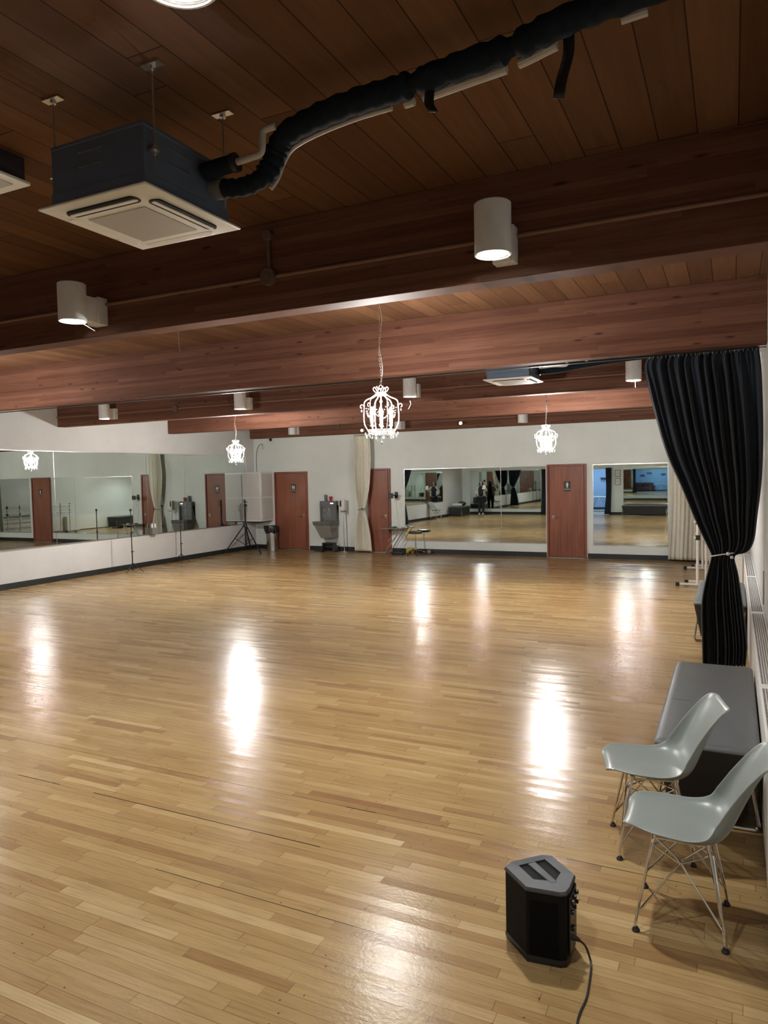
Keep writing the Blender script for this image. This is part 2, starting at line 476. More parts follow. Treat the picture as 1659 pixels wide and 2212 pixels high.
M['green'] = plain('green_packet', (.05, .16, .09), .5)
M['yellow'] = plain('yellow_packet', (.55, .42, .08), .5)
M['hole'] = plain('dark_void', (.004, .004, .005), .8)  # near-black that puts the shade inside openings into the colour
M['pipe_white'] = plain('pipe_wrap', (.50, .46, .42), .6)
M['glass_bulb'] = emit('lit_bulb', (1.0, .97, .93), 45)
M['down_bulb'] = emit('lit_downlight', (1.0, .97, .92), 14)
M['spot_bulb'] = emit('lit_warm_spot', (1.0, .80, .50), 60)
M['display'] = emit('lit_display', (.85, .95, 1.0), 1.2)
M['baffle'] = plain('white_baffle', (.78, .77, .74), .4)
M['leather'] = plain('brown_leather', (.075, .022, .022), .4)
M['blue_wall'] = wall_mat('pale_blue_wall', (.24, .38, .60))
M['grey_floor'] = plain('grey_concrete_floor', (.30, .30, .31), .5, 0, .1, 2)
M['skin'] = plain('skin', (.50, .30, .22), .5)
M['hair'] = plain('dark_hair', (.018, .013, .011), .5)
M['jacket'] = cloth_mat('cream_jacket_cloth', (.55, .52, .46))
M['trousers'] = cloth_mat('navy_trouser_cloth', (.02, .026, .035))
M['top'] = cloth_mat('dark_top_cloth', (.02, .02, .026))
M['sneaker'] = plain('pale_shoe', (.55, .53, .50), .5)
M['paper'] = plain('paper', (.75, .74, .72), .6)
def grille_mat(name, a, holec, sx, sy, ax=(0, 1), fill=.62):
    m, nt, b = base_mat(name)
    s = N(nt, 'ShaderNodeSeparateXYZ'); L(nt, geopos(nt), s.inputs[0])
    f = []
    for k, (axn, sz) in enumerate(((ax[0], sx), (ax[1], sy))):
        fr = math_n(nt, 'FRACT', math_n(nt, 'DIVIDE', s.outputs[axn], sz))
        f.append(math_n(nt, 'LESS_THAN', fr, fill))
    h = math_n(nt, 'MULTIPLY', f[0], f[1])
    L(nt, mix(nt, h, a, holec), b.inputs['Base Color']); b.inputs['Roughness'].default_value = .45
    bump(nt, b, math_n(nt, 'MULTIPLY', h, -1), .4, .003)
    return m
M['ac_mesh'] = grille_mat('fine_intake_mesh', (.46, .44, .40), (.20, .19, .175), .008, .008, (0, 1), .5)
M['peg'] = grille_mat('white_woven_screen', (.66, .645, .61), (.56, .55, .52), .03, .03, (0, 2), .5)

# ------------------------------------------------------------------ the room
XL, XR, YB, YR, ZC = -12.02, .27, 16.52, -.62, 3.63
ZB = 3.046
struct('floor', MB().box(XL - .1, XR + .1, YR - .1, YB + .1, -.1, 0), M['floor'], smooth=False)
struct('ceiling', MB().box(XL - .1, XR + .1, YR - .1, YB + .1, ZC, ZC + .1), M['plank'], smooth=False)
struct('wall_left', MB().box(XL - .15, XL, YR - .1, YB + .1, 0, ZC), M['wall_l'], smooth=False)
struct('wall_right', MB().box(XR, XR + .15, YR - .1, YB + .1, 0, ZC), M['wall_l'], smooth=False)
struct('wall_back', MB().box(XL, XR, YB, YB + .15, 0, ZC), M['wall_b'], smooth=False)
OX0, OX1 = -7.85, -5.03
w = MB(); w.box(XL, OX0, YR - .12, YR, 0, ZC); w.box(OX1, XR, YR - .12, YR, 0, ZC); w.box(OX0, OX1, YR - .12, YR, 2.06, ZC)
struct('wall_rear', w, M['wall_b'], smooth=False)
# the blue-lit side room beyond the rear opening
w = MB(); w.box(-9.2, -3.2, -5.3, -5.2, -.05, 3.0); w.box(-9.3, -9.2, -5.3, YR - .12, -.05, 3.0); w.box(-3.2, -3.1, -5.3, YR - .12, -.05, 3.0)
struct('wall_side_room', w, M['blue_wall'], smooth=False)
struct('floor_side_room', MB().box(-9.2, -3.2, -5.2, YR - .1, -.1, -.002), M['grey_floor'], smooth=False)
struct('ceiling_side_room', MB().box(-9.3, -3.1, -5.3, YR - .12, 3.0, 3.1), M['white_plastic'], smooth=False)

# baseboards
struct('baseboard_left', MB().box(XL, XL + .014, YR, YB, 0, .112), M['base'], smooth=False)
b = MB()
for x0, x1 in ((XL, -11.36), (-10.26, -8.46), (-7.80, -3.86), (-2.93, XR)): b.box(x0, x1, YB - .014, YB, 0, .112)
struct('baseboard_back', b, M['base'], smooth=False)
b = MB()
for x0, x1 in ((XL, OX0), (OX1, XR)): b.box(x0, x1, YR, YR + .014, 0, .112)
struct('baseboard_rear', b, M['base'], smooth=False)
b = MB(); b.box(-9.2, -3.2, -5.2, -5.185, 0, .112)
struct('baseboard_side_room', b, M['base'], smooth=False)
struct('trim_1', MB().box(OX0, OX1, YR - .12, YR + .01, 0, .006), M['alu'], smooth=False)

# beams
BW = .165
for nm, y0, y1, lab in (('b', .93, 1.095, None), ('b', 4.03, 4.03 + BW, 'nearest laminated beam, dark underside face with conduit and cylinder lamps'),
                   ('b', 7.20, 7.20 + BW, 'second laminated beam, warmly lit knotty face above the black curtain'),
                   ('b', 10.06, 10.06 + BW, 'third beam, carries a row of cylinder lamps'),
                   ('b', 13.15, 13.15 + BW, 'fourth beam, lit reddish face'),
                   ('b', 16.36, YB, 'last beam running along the top of the back wall')):
    struct('ceiling_beam', MB().box(XL, XR, y0, y1, ZB, ZC), M['beam'], lab, smooth=False, bevel=.004)

# ------------------------------------------------------------------ doors
def door(n, x0, x1, h, handle_left, sign, lab):
    d = bpy.data.objects.new('door_%d' % n, None); C.objects.link(d); d.location = ((x0 + x1) / 2, YB, 0); d['kind'] = 'structure'; d['label'] = lab
    f = .045
    mb = MB(); mb.box(x0, x0 + f, YB - .045, YB, 0, h); mb.box(x1 - f, x1, YB - .045, YB, 0, h); mb.box(x0 + f, x1 - f, YB - .045, YB, h - f, h)
    mb.box(x0 + f, x0 + f + .014, YB - .02, YB, 0, h - f); mb.box(x1 - f - .014, x1 - f, YB - .02, YB, 0, h - f)
    mb.build('door_frame', M['frame'], d, world=True, bevel=.003)
    MB().box(x0 + f + .016, x1 - f - .016, YB - .03, YB - .004, .02, h - f - .004).build('leaf', M['door'], d, world=True, bevel=.002)
    MB().box(x0 + f, x1 - f, YB - .06, YB, 0, .012).build('threshold', M['alu'], d, world=True)
    hx = x0 + f + .10 if handle_left else x1 - f - .09
    s = 1 if handle_left else -1
    hb = MB(); hb.box(hx - .03, hx + .03, YB - .038, YB - .03, .89, .965)
    hb.cyl((hx, YB - .03, .925), (hx, YB - .085, .925), .011, 12)
    hb.tube([(hx, YB - .08, .925), (hx + s * .03, YB - .085, .925), (hx + s * .115, YB - .08, .922)], [.011, .010, .007], 10)
    hb.build('handle', M['brass'], d, world=True)
    if sign:
        sx, sz, hw, hh = sign[0], sign[1], .073, .115
        pl = MB().box(sx - hw, sx + hw, YB - .036, YB - .0305, sz - hh, sz + hh).build('sign_plate', M['sign'], d, world=True, bevel=.003)
        pl['label'] = 'black restroom sign plate with white figures'
        fig = MB(); y0, y1 = YB - .0385, YB - .0362
        def man(cx, sc=1, dress=False):
            fig.lathe([(0, -.001), (.0105 * sc, -.001), (.0105 * sc, .001), (0, .001)], seg=14, M=Matrix.Translation((cx, (y0 + y1) / 2, sz + .075)) @ Matrix.Rotation(PI / 2, 4, 'X'))
            if dress:
                fig.prism([(-.010 * sc, .056), (.010 * sc, .056), (.026 * sc, 0), (-.026 * sc, 0)], -.001, .001, M=Matrix.Translation((cx, (y0 + y1) / 2, sz + .003)) @ Matrix.Rotation(PI / 2, 4, 'X'))
                fig.box(cx - .010 * sc, cx - .002, y0, y1, sz - .03, sz + .004); fig.box(cx + .002, cx + .010 * sc, y0, y1, sz - .03, sz + .004)
            else:
                fig.box(cx - .013 * sc, cx + .013 * sc, y0, y1, sz + .012, sz + .061)
                fig.box(cx - .020 * sc, cx - .015 * sc, y0, y1, sz + .018, sz + .060); fig.box(cx + .015 * sc, cx + .020 * sc, y0, y1, sz + .018, sz + .060)
                fig.box(cx - .012 * sc, cx - .002, y0, y1, sz - .03, sz + .012); fig.box(cx + .002, cx + .012 * sc, y0, y1, sz - .03, sz + .012)
        if sign[2] == 2:
            man(sx - .026); man(sx + .026, dress=True); fig.box(sx - .001, sx + .001, y0, y1, sz - .03, sz + .08)
        else:
            man(sx, 1.35)
        # raised word and braille line, too small to read in the picture
        fig.box(sx - .045, sx + .045, y0 + .001, y1, sz - .046, sz - .0445)
        fig.build('pictogram', M['sign_white'], pl, world=True, smooth=False)
        text_mesh('lettering', 'RESTROOM', .026, M['sign_white'], pl, Vector((sx, YB - .0372, sz - .078)) - d.location, (PI / 2, 0, 0))
    return d
door(1, -11.34, -10.28, 2.115, False, (-10.72, 1.665, 2), 'brown wooden restroom door between the bin and the water fountain')
door(2, -8.44, -7.82, 2.14, False, None, 'narrow brown door partly behind the cream curtain')
door(3, -3.84, -2.95, 2.13, True, (-3.375, 1.63, 1), 'brown restroom door between the two back wall mirrors')

# ------------------------------------------------------------------ mirrors
def mirror(x0, x1, y0, y1, z0, z1, face, label, group=None):
    """thin glass sheet with a bevelled bright edge and clips"""
    c = ((x0 + x1) / 2, (y0 + y1) / 2, z0)
    t = thing('wall_mirror', label, 'mirror', c, 0, group)
    MB().box(x0, x1, y0, y1, z0, z1).build('glass', M['mirror'], t, world=True, smooth=False)
    e = MB(); th = .006
    if face == 'x':   # glass lies in a plane of constant x
        xe = x1 + .0015
        e.box(x0, xe, y0 - .004, y0 + .003, z0, z1); e.box(x0, xe, y1 - .003, y1 + .004, z0, z1)
        e.box(x0, xe, y0, y1, z0 - .012, z0 + .008); e.box(x0, xe, y0, y1, z1 - .003, z1 + .006)
    else:
        a, bb = (y0 - .0015, y1) if face == '-y' else (y0, y1 + .0015)
        e.box(x0 - .004, x0 + .005, a, bb, z0, z1); e.box(x1 - .005, x1 + .004, a, bb, z0, z1)
        e.box(x0, x1, a, bb, z0 - .012, z0 + .006); e.box(x0, x1, a, bb, z1 - .004, z1 + .010)
    e.build('edge_trim', M['alu'], t, world=True, smooth=False)
    return t
LY = [2.05, 4.67, 7.30, 9.92, 12.40, 13.66, 16.12]
LL = ['leftmost wall mirror sheet, off beyond the picture edge', 'mirror sheet on the left wall left of the picture edge', 'leftmost visible mirror sheet on the left wall, showing a chandelier',
      'wide mirror sheet on the left wall behind the thin black stand', 'narrow mirror sheet on the left wall reflecting the tied cream curtain', 'rightmost mirror sheet on the left wall, ending at the white corner cabinet']
for i in range(6):
    mirror(XL, XL + .008, LY[i] + .002, LY[i + 1] - .002, .725, 2.565, 'x', LL[i], 'mirror sheets along the left wall')
mirror(-7.43, -4.935, YB - .008, YB, .315, 2.10, '-y', 'wide mirror sheet on the back wall behind the round stools', 'mirror sheets left of the restroom door')
mirror(-4.931, -3.865, YB - .008, YB, .315, 2.10, '-y', 'narrow mirror sheet on the back wall just left of the single-figure restroom door', 'mirror sheets left of the restroom door')
mirror(-2.81, -1.245, YB - .008, YB, .30, 2.10, '-y', 'square mirror on the back wall between restroom door and black curtain')
mirror(-11.60, -8.10, YR, YR + .008, .27, 2.11, 'y', 'long mirror on the wall behind the camera, behind the standing person')
mirror(-4.40, -1.9, YR, YR + .008, .27, 2.11, 'y', 'mirror on the wall behind the camera above the dark low sofa')

# ------------------------------------------------------------------ cylinder downlights
DROP = .29
def downlight(label, group):
    t = thing('wall_downlight', label, 'lamp', (0, 0, 0), 0, group)
    r = .098; zt, zb = .27, 0.0
    cy = -.27
    hb = MB(); hb.lathe([(0, zt), (r - .006, zt), (r, zt - .006), (r, zb), (r - .007, zb), (r - .007, zt - .02), (0, zt - .02)], (0, cy, 0), 32)
    hb.build('housing', M['lamp_body'], t)
    ab = MB(); ab.box(-.045, .045, cy + r - .012, -.085, .02, .20); ab.box(-.062, .062, -.085, 0, .01, .21)
    ab.build('bracket', M['lamp_body'], t, bevel=.003)
    bf = MB()
    prof = []
    n = 6
    for i in range(n):
        z = .006 + i * .016; rr = r - .012 - i * .0035
        prof += [(rr + .003, z), (rr - .004, z + .003), (rr - .004, z + .007), (rr + .001, z + .013)]
    bf.lathe(prof, (0, cy, 0), 32)
    bf.build('baffle', M['baffle'], t)
    bl = MB(); bl.lathe([(0, .098), (.045, .100), (.06, .112), (.055, .14), (0, .15)], (0, cy, 0), 20)
    bl.build('bulb', M['down_bulb'], t)
    la = bpy.data.lights.new('downlight_lamp', 'SPOT'); la.energy = 175; la.color = (.97, .99, 1.0)
    la.spot_size = math.radians(118); la.spot_blend = .55; la.shadow_soft_size = .055
    lo = bpy.data.objects.new('lamp_light', la); C.objects.link(lo); lo.parent = t; lo.location = (0, cy, .085)
    return t
dl = downlight('x', 'g')
LX = [-1.15, -4.29, -7.37, -10.46]
rows = [(1.095, PI, 'cylinder downlights behind the camera beam', ['off-white cylinder lamp lit overhead at the top picture edge', 'off-white cylinder lamp overhead, left of the picture', 'off-white cylinder lamp overhead, second from the left wall', 'off-white cylinder lamp overhead nearest the left wall']),
        (4.03, 0, 'cylinder downlights on the nearest beam', ['large off-white cylinder lamp on nearest beam, right of the chandelier', 'off-white cylinder lamp on nearest beam, below left of the ceiling air conditioner', 'off-white cylinder lamp on nearest beam, outside the left edge', 'off-white cylinder lamp on nearest beam, close to the left wall']),
        (10.06, 0, 'cylinder downlights on the third beam', ['off-white cylinder lamp on third beam, just left of the black curtain top', 'off-white cylinder lamp on third beam, right above the large chandelier', 'off-white cylinder lamp on third beam, above the small left chandelier', 'off-white cylinder lamp on third beam nearest the left wall']),
        (16.36, 0, 'cylinder downlights on the last beam', ['off-white cylinder lamp on last beam, hidden by the black curtain', 'small off-white cylinder lamp on last beam, left of the right chandelier', 'off-white cylinder lamp on last beam, behind the large chandelier', 'small off-white cylinder lamp on last beam above the left restroom door'])]
first = True
downs = {}
for ri, (yy, rz, grp, labs) in enumerate(rows):
    for xi, x in enumerate(LX):
        o = dl if first else copy_tree(dl)
        first = False
        o.location = (x + (-.02 if ri == 0 else 0), yy, 3.105 if ri != 3 else 3.09); o.rotation_euler = (0, 0, rz)
        o['group'] = grp; o['label'] = labs[xi]; downs[(ri, xi)] = o
        for ch in o.children:   # each row has its own brightness
            if ch.type == 'LIGHT' and ri < 3: ch.data = ch.data.copy(); ch.data.energy = (115, 200, 300)[ri]
        if ri == 3:   # this row is switched off in the photograph
            for ch in list(o.children):
                if ch.type == 'LIGHT': bpy.data.objects.remove(ch)
                elif ch.name.startswith('bulb'):
                    ch.data = ch.data.copy(); ch.data.materials[0] = M['wax']
# loose wire ends that hang from three lamps
def loose(parent, pts):
    MB().tube(smooth_path(pts, 5), .0018, 5).build('loose_wire', M['cord_white'], parent)
loose(downs[(1, 1)], [(.05, -.26, .0), (.09, -.24, -.03), (.16, -.22, -.075)])
loose(downs[(2, 1)], [(.0, -.27, -.06), (.012, -.27, -.10), (-.005, -.27, -.14), (-.03, -.27, -.18)])
loose(downs[(2, 0)], [(.02, -.27, .0), (.02, -.27, -.05), (.022, -.27, -.09)])
# small wire hanging under the nearest beam
t = MB().tube(smooth_path([(-3.57, 4.05, 3.05), (-3.565, 4.04, 2.99), (-3.55, 4.03, 2.90), (-3.545, 4.03, 2.86)], 4), .0018, 5).build('hanging_wire', M['cord_white'])
tag(t, 'thin pale wire end hanging from the underside of the nearest beam', 'wire')

# ------------------------------------------------------------------ conduits
def conduit(y, z, x0, x1, bx, label, big=True):
    t = thing('electrical_conduit', label, 'conduit', ((x0 + x1) / 2, y, z))
    MB().cyl((x0, y - .013, z), (x1, y - .013, z), .0125, 10).build('pipe', M['conduit'], t, world=True)
    j2 = MB()
    def disc(r, d, zc):
        j2.tube([(bx, y, zc), (bx, y - d, zc)], r, 28)
    disc(.056, .045, z); disc(.022, .052, z)
    j2.build('junction_box', M['conduit_box'], t, world=True, bevel=.003)
    if big:
        MB().cyl((bx, y - .013, z + .05), (bx, y - .013, z + .27), .0125, 10).build('riser_pipe', M['conduit_box'], t, world=True)
        k = MB(); k.tube([(bx, y, z + .27), (bx, y - .04, z + .27)], .034, 20); k.build('round_box', M['conduit_box'], t, world=True, bevel=.003)
    else:
        MB().cyl((bx, y - .013, z + .05), (bx, y - .013, ZC), .006, 8).build('riser_pipe', M['conduit_box'], t, world=True)
    return t
conduit(4.03, 3.27, XL, XR, -2.755, 'thin brown conduit with round junction box across the nearest beam')
conduit(10.06, 3.232, XL, XR, -8.98, 'thin brown conduit with round box across the third beam', False)
conduit(16.36, 3.262, XL, XR, -9.2, 'thin conduit along the last beam over the back wall', False)

# ------------------------------------------------------------------ ceiling air conditioners
def cassette(label):
    t = thing('ceiling_air_conditioner', label, 'air conditioner', (0, 0, 0), 0, 'ceiling cassette air conditioners')
    s = .31
    # flat square panel, slightly domed towards the centre
    p = MB()
    rim = .022
    z0 = 0.0
    def ring(h, z): return [(-h, -h, z), (h, -h, z), (h, h, z), (-h, h, z)]
    rings = [ring(s - .004, rim), ring(s, rim - .006), ring(s - .002, .010), ring(s - .055, -.004), ring(.20, -.008)]
    vs = [v for r_ in rings for v in r_]
    fs = [(3, 2, 1, 0)]
    for i in range(len(rings) - 1):
        for k in range(4):
            fs.append((i * 4 + k, i * 4 + (k + 1) % 4, (i + 1) * 4 + (k + 1) % 4, (i + 1) * 4 + k))
    n = (len(rings) - 1) * 4
    fs.append((n, n + 1, n + 2, n + 3))
    p.add(vs, fs)
    p.build('panel', M['ac_panel'], t, bevel=.004)
    MB().box(-.165, .165, -.165, .165, -.0115, -.007).build('intake_grille', M['ac_mesh'], t, bevel=.001)
    def slot(a, op):
        R_ = Matrix.Rotation(a, 4, 'Z')
        def stad(hw, hl, yc):
            pts = []
            for i in range(9): pts.append((hl - hw + hw * math.sin(PI * i / 8), yc - hw * math.cos(PI * i / 8)))
            for i in range(9): pts.append((-(hl - hw) - hw * math.sin(PI * i / 8), yc + hw * math.cos(PI * i / 8)))
            return pts
        if op:
            g = MB(); g.prism(stad(.030, .203, -.236), -.0085, .004, M=R_); o = g.build('air_outlet', M['hole'], t)
            v = MB(); v.prism(stad(.011, .192, -.236), -.013, -.007, M=R_ @ Matrix.Translation((0, 0, 0))); v.build('louvre', M['ac_panel'], o, bevel=.002)
        else:
            v = MB(); v.prism(stad(.024, .200, -.232), -.0085, .004, M=R_); v.build('louvre', M['ac_panel'], t, bevel=.003)
    slot(0, True); slot(PI / 2, True); slot(PI, False); slot(-PI / 2, False)
    # sheet-metal body
    h = .265
    bd = MB(); bd.box(-h, h, -h, h, rim, .285); bd.box(-h - .004, h + .004, -h - .004, h + .004, rim, .085)
    bd.box(-h - .002, h + .002, -h - .002, h + .002, .268, .285)
    bd.build('body', M['ac_body'], t, bevel=.003)
    for z in (.165, .225):
        MB().box(-.10, .04, -h - .0045, -h + .001, z, z + .003).build('side_rib', M['alu'], t)
        MB().box(h - .001, h + .0045, -.13, .0, z, z + .003).build('side_rib', M['alu'], t)
    zt = ZC - 3.115
    for sx in (-1, 1):
        for sy in (-1, 1):
            x, y = sx * (h + .022), sy * (h - .04)
            r_ = MB(); r_.cyl((x, y, .09), (x, y, zt), .004, 8); r_.build('hanging_rod', M['alu'], t)
            k = MB(); k.box(x - .02, x + .02, y - .02, y + .02, .17, .178); k.cyl((x, y, .155), (x, y, .17), .011, 6); k.cyl((x, y, .178), (x, y, .193), .011, 6)
            k.build('nut', M['alu'], r_ and t)
            q = MB(); q.box(x - .05, x + .05, y - .02, y + .02, zt - .006, zt); q.cyl((x, y, zt - .02), (x, y, zt - .006), .014, 8)
            q.build('ceiling_bracket', M['alu'], t)
    # drain stub and pipe flange on the right side
    d = MB(); d.cyl((h, .17, .155), (h + .055, .17, .15), .045, 16); d.build('pipe_flange', M['grey_light'], t)
    # tiny maker's mark by the near corner of the panel
    text_mesh('maker_mark', 'LG', .022, M['black'], t, (-.262, .09, -.0062), (PI, 0, PI / 2))
    return t
ac = cassette('square ceiling air conditioner with white panel, joined to the thick black hose')
ac.location = (-2.41, 2.53, 3.115)
ac2 = copy_tree(ac); ac2.location = (-2.51, 9.02, 3.105)
ac2['label'] = 'small far ceiling air conditioner under the third beam, right of the large chandelier'
# flush ceiling unit at the left picture edge
t = thing('ceiling_panel_unit', 'dark-sided ceiling box with framed cream underside at the left picture edge', 'ceiling unit', (-3.72, 2.24, 3.5))
MB().box(-4.12, -3.315, 1.83, 2.64, 3.512, ZC).build('casing', plain('dark_blue_casing', (.03, .032, .045), .5), t, world=True, bevel=.004)
MB().box(-4.14, -3.30, 1.81, 2.66, 3.495, 3.512).build('cover_frame', M['ac_panel'], t, world=True, bevel=.003)
MB().box(-4.08, -3.36, 1.87, 2.60, 3.490, 3.4965).build('cover_grille', M['ac_mesh'], t, world=True, bevel=.001)

# hose of the near unit
t = thing('insulated_hose', 'thick black insulated pipe bundle running from the near air conditioner along the ceiling', 'pipe', (-2.08, 2.7, 3.27))
hose_pts = [(-2.085, 2.70, 3.265), (-2.00, 2.72, 3.262), (-1.92, 2.74, 3.285), (-1.87, 2.76, 3.34), (-1.83, 2.76, 3.41), (-1.76, 2.74, 3.455), (-1.60, 2.72, 3.478), (-1.40, 2.70, 3.486), (-1.22, 2.70, 3.49), (-1.10, 2.69, 3.492), (-.92, 2.68, 3.50), (-.72, 2.66, 3.505), (-.55, 2.63, 3.52), (-.35, 2.62, 3.535), (-.1, 2.62, 3.545), (.24, 2.62, 3.55)]
hp = smooth_path(hose_pts, 8)
rr = []
random.seed(3)
for i, p in enumerate(hp):
    base = .040 if p.x < -1.9 else .049
    rr.append(base + .0035 * math.sin(i * 1.7) + random.uniform(-.002, .002) - (.012 if any(abs(p.x - q) < .02 for q in (-1.13, -.74)) else 0))
MB().tube(hp, rr, 18).build('foam_sleeve', M['black_soft'], t, world=True)
st = MB()
def strip_pts(x0, x1):
    return [(p.x, p.y + .050, p.z - .040) for p in hp if x0 <= p.x <= x1]
pw = MB()
for a, bb, r_ in ((-1.9, -1.25, .010), (-1.22, -1.15, .017), (-1.12, -.76, .019), (-.74, -.56, .018), (-.47, -.43, .016), (-.36, -.25, .016)):
    q = strip_pts(a, bb)
    if len(q) > 1: MB().tube(q, r_, 10).build('bare_pipe', M['pipe_white'], t, world=True)
for (x, zt_, zb_, wd, dx) in ((-.535, 3.52, 3.29, .040, -.035), (-1.08, 3.48, 3.355, .040, .03)):
    s_ = MB(); y = 2.685
    def f(u, v): return (x - wd / 2 + u * wd + dx * v * v + .004 * math.sin(v * 7), y + .012 * math.sin(v * 5), zt_ + (zb_ - zt_) * v - .01 * u * v)
    s_.grid(f, 2, 10); s_.build('hanging_strap', M['black'], t, world=True, solid=.003)
d = MB(); d.cyl((-2.13, 2.62, 3.32), (-1.98, 2.64, 3.335), .037, 16); d.build('drain_sleeve', M['black_soft'], t, world=True)
d = MB(); d.tube(smooth_path([(-1.98, 2.64, 3.335), (-1.90, 2.65, 3.345), (-1.85, 2.66, 3.36), (-1.84, 2.66, 3.42), (-1.83, 2.66, 3.45), (-1.78, 2.67, 3.46)], 5), .015, 12); d.build('drain_pipe', M['pipe_white'], t, world=True)
d = MB(); d.tube([(-1.985, 2.64, 3.335), (-1.965, 2.641, 3.337)], .041, 16); d.build('collar', M['black'], t, world=True)
# hose of the far unit
t = thing('insulated_hose', 'dark pipe run from the far air conditioner toward the black curtain', 'pipe', (-2.2, 9.2, 3.25))
q = smooth_path([(-2.24, 9.19, 3.25), (-2.0, 9.25, 3.26), (-1.7, 9.3, 3.30), (-1.2, 9.3, 3.34), (-.4, 9.3, 3.36), (.25, 9.3, 3.36)], 6)
MB().tube(q, .055, 12).build('foam_sleeve', M['black_soft'], t, world=True)
q = smooth_path([(-2.2, 9.08, 3.27), (-2.02, 9.08, 3.275), (-1.86, 9.08, 3.27), (-1.85, 9.08, 3.33), (-1.75, 9.08, 3.35), (-1.6, 9.08, 3.31)], 5)
MB().tube(q, .018, 8).build('drain_pipe', M['white_plastic'], t, world=True)

# ------------------------------------------------------------------ chandeliers
def chandelier(label):
    t = thing('chandelier', label, 'chandelier', (0, 0, 0), 0, 'white birdcage chandeliers')
    # origin is the lowest ring; the ceiling is 1.30 m above it
    H = ZC - 2.30
    fr = MB()
    fr.lathe([(.006, .03), (.006, .40)], seg=8); fr.ball((0, 0, .405), .012, 8); fr.ball((0, 0, .30), .014, 8)
    fr.tube(arc((0, 0, .425), .016, 0, 2 * PI, 12, 'xz')[:-1], .004, 6, closed=True)
    n = 6
    for i in range(n):
        R_ = Matrix.Rotation(2 * PI * i / n + .3, 4, 'Z')
        prof = smooth_path([(.0, 0, .375), (.03, 0, .375), (.055, 0, .355), (.085, 0, .335), (.125, 0, .318), (.148, 0, .295), (.152, 0, .25), (.157, 0, .17), (.150, 0, .10), (.125, 0, .05), (.112, 0, .022), (.128, 0, .004), (.146, 0, .012), (.142, 0, .030)], 4)
        fr.tube(prof, .0048, 6, M=R_)
        fr.tube(smooth_path([(.035, 0, .374), (.058, 0, .39), (.068, 0, .41), (.055, 0, .425), (.045, 0, .412)], 4), .004, 6, M=R_)
        fr.tube(smooth_path([(.150, 0, .255), (.166, 0, .275), (.182, 0, .27), (.184, 0, .25), (.172, 0, .245)], 4), .004, 6, M=R_)
    fr.tube(arc((0, 0, .355), .055, 0, 2 * PI, 24, 'xy')[:-1], .004, 6, closed=True)
    fr.tube(arc((0, 0, .045), .120, 0, 2 * PI, 32, 'xy')[:-1], .006, 6, closed=True)
    fr.tube(arc((0, 0, .02), .112, 0, 2 * PI, 32, 'xy')[:-1], .004, 6, closed=True)
    for i in range(4):
        a = PI / 2 * i + .4
        fr.tube(smooth_path([(0, 0, .035), (.035 * math.cos(a), .035 * math.sin(a), .028), (.07 * math.cos(a), .07 * math.sin(a), .05), (.082 * math.cos(a), .082 * math.sin(a), .08)], 3), .004, 6)
    fr.build('frame', M['white_metal'], t)
    bd = MB()
    for i in range(n):
        a0 = 2 * PI * i / n + .3; a1 = a0 + 2 * PI / n
        for (r0, z0, sag, cnt) in ((.150, .27, .12, 14),):
            p0 = Vector((r0 * math.cos(a0), r0 * math.sin(a0), z0)); p1 = Vector((r0 * math.cos(a1), r0 * math.sin(a1), z0))
            for k in range(1, cnt):
                u = k / cnt; p = p0.lerp(p1, u); p.z -= sag * 4 * u * (1 - u) * .9
                p.x *= .92; p.y *= .92
                bd.ball(p, .004, 6)
        a = a0
        bd.ball((.137 * math.cos(a), .137 * math.sin(a), -.012), .009, 6, (1, 1, 1.5)); bd.ball((.137 * math.cos(a), .137 * math.sin(a), .004), .0035, 6)
        a = a0 + PI / n
        bd.ball((.112 * math.cos(a), .112 * math.sin(a), -.012), .009, 6, (1, 1, 1.5))
        bd.ball((.176 * math.cos(a0), .176 * math.sin(a0), .222), .008, 6, (1, 1, 1.4))
    o = bd.build('bead_garland', M['crystal'], t); o['kind'] = 'stuff'
    dr = MB(); dr.cyl((0, 0, -.055), (0, 0, .02), .0012, 5); dr.ball((0, 0, -.062), .010, 8, (1, 1, 1.3)); dr.build('centre_drop', M['grey_plastic'], t)
    for i in range(4):
        a = PI / 2 * i + .4; x, y = .082 * math.cos(a), .082 * math.sin(a)
        c_ = MB(); c_.lathe([(.004, .075), (.018, .085), (.018, .09), (.0105, .092), (.0105, .175), (0, .177)], (x, y, 0), 12); co_ = c_.build('candle_sleeve', M['wax'], t)
        bl = MB(); bl.lathe([(.006, .176), (.013, .19), (.016, .205), (.012, .225), (.004, .245), (0, .25)], (x, y, 0), 12); bl.build('bulb', M['glass_bulb'], co_)
    ch = MB()
    z = .438; i = 0
    while z < H - .03:
        z1 = z + .020
        ph = (i % 2) * PI / 2 + .4
        off = Vector((.006 * math.sin(i * .45), .004 * math.cos(i * .3), 0))
        pts = [Vector((.0075 * math.cos(a) * math.cos(ph), .0075 * math.cos(a) * math.sin(ph), z1 + .0145 * math.sin(a))) + off for a in [2 * PI * k / 10 for k in range(10)]]
        ch.tube(pts, .0021, 5, closed=True)
        z += .0255; i += 1
    ch.build('chain', M['alu'], t)
    cp = [(0.004, 0, .44)]
    k = 0
    zz = .50
    while zz < H:
        cp.append((.012 * math.sin(k * 1.3) + .008, .010 * math.cos(k * 1.1), zz)); zz += .085; k += 1
    cp.append((0, 0, H))
    MB().tube(smooth_path(cp, 5), .0028, 6).build('cord', M['cord_white'], t)
    MB().lathe([(0, H - .03), (.012, H - .028), (.035, H - .008), (.038, H)], (0, 0, 0), 18).build('ceiling_canopy', M['brass'], t)
    la = bpy.data.lights.new('chandelier_glow', 'POINT'); la.energy = 185; la.color = (1.0, .985, .955); la.shadow_soft_size = .075
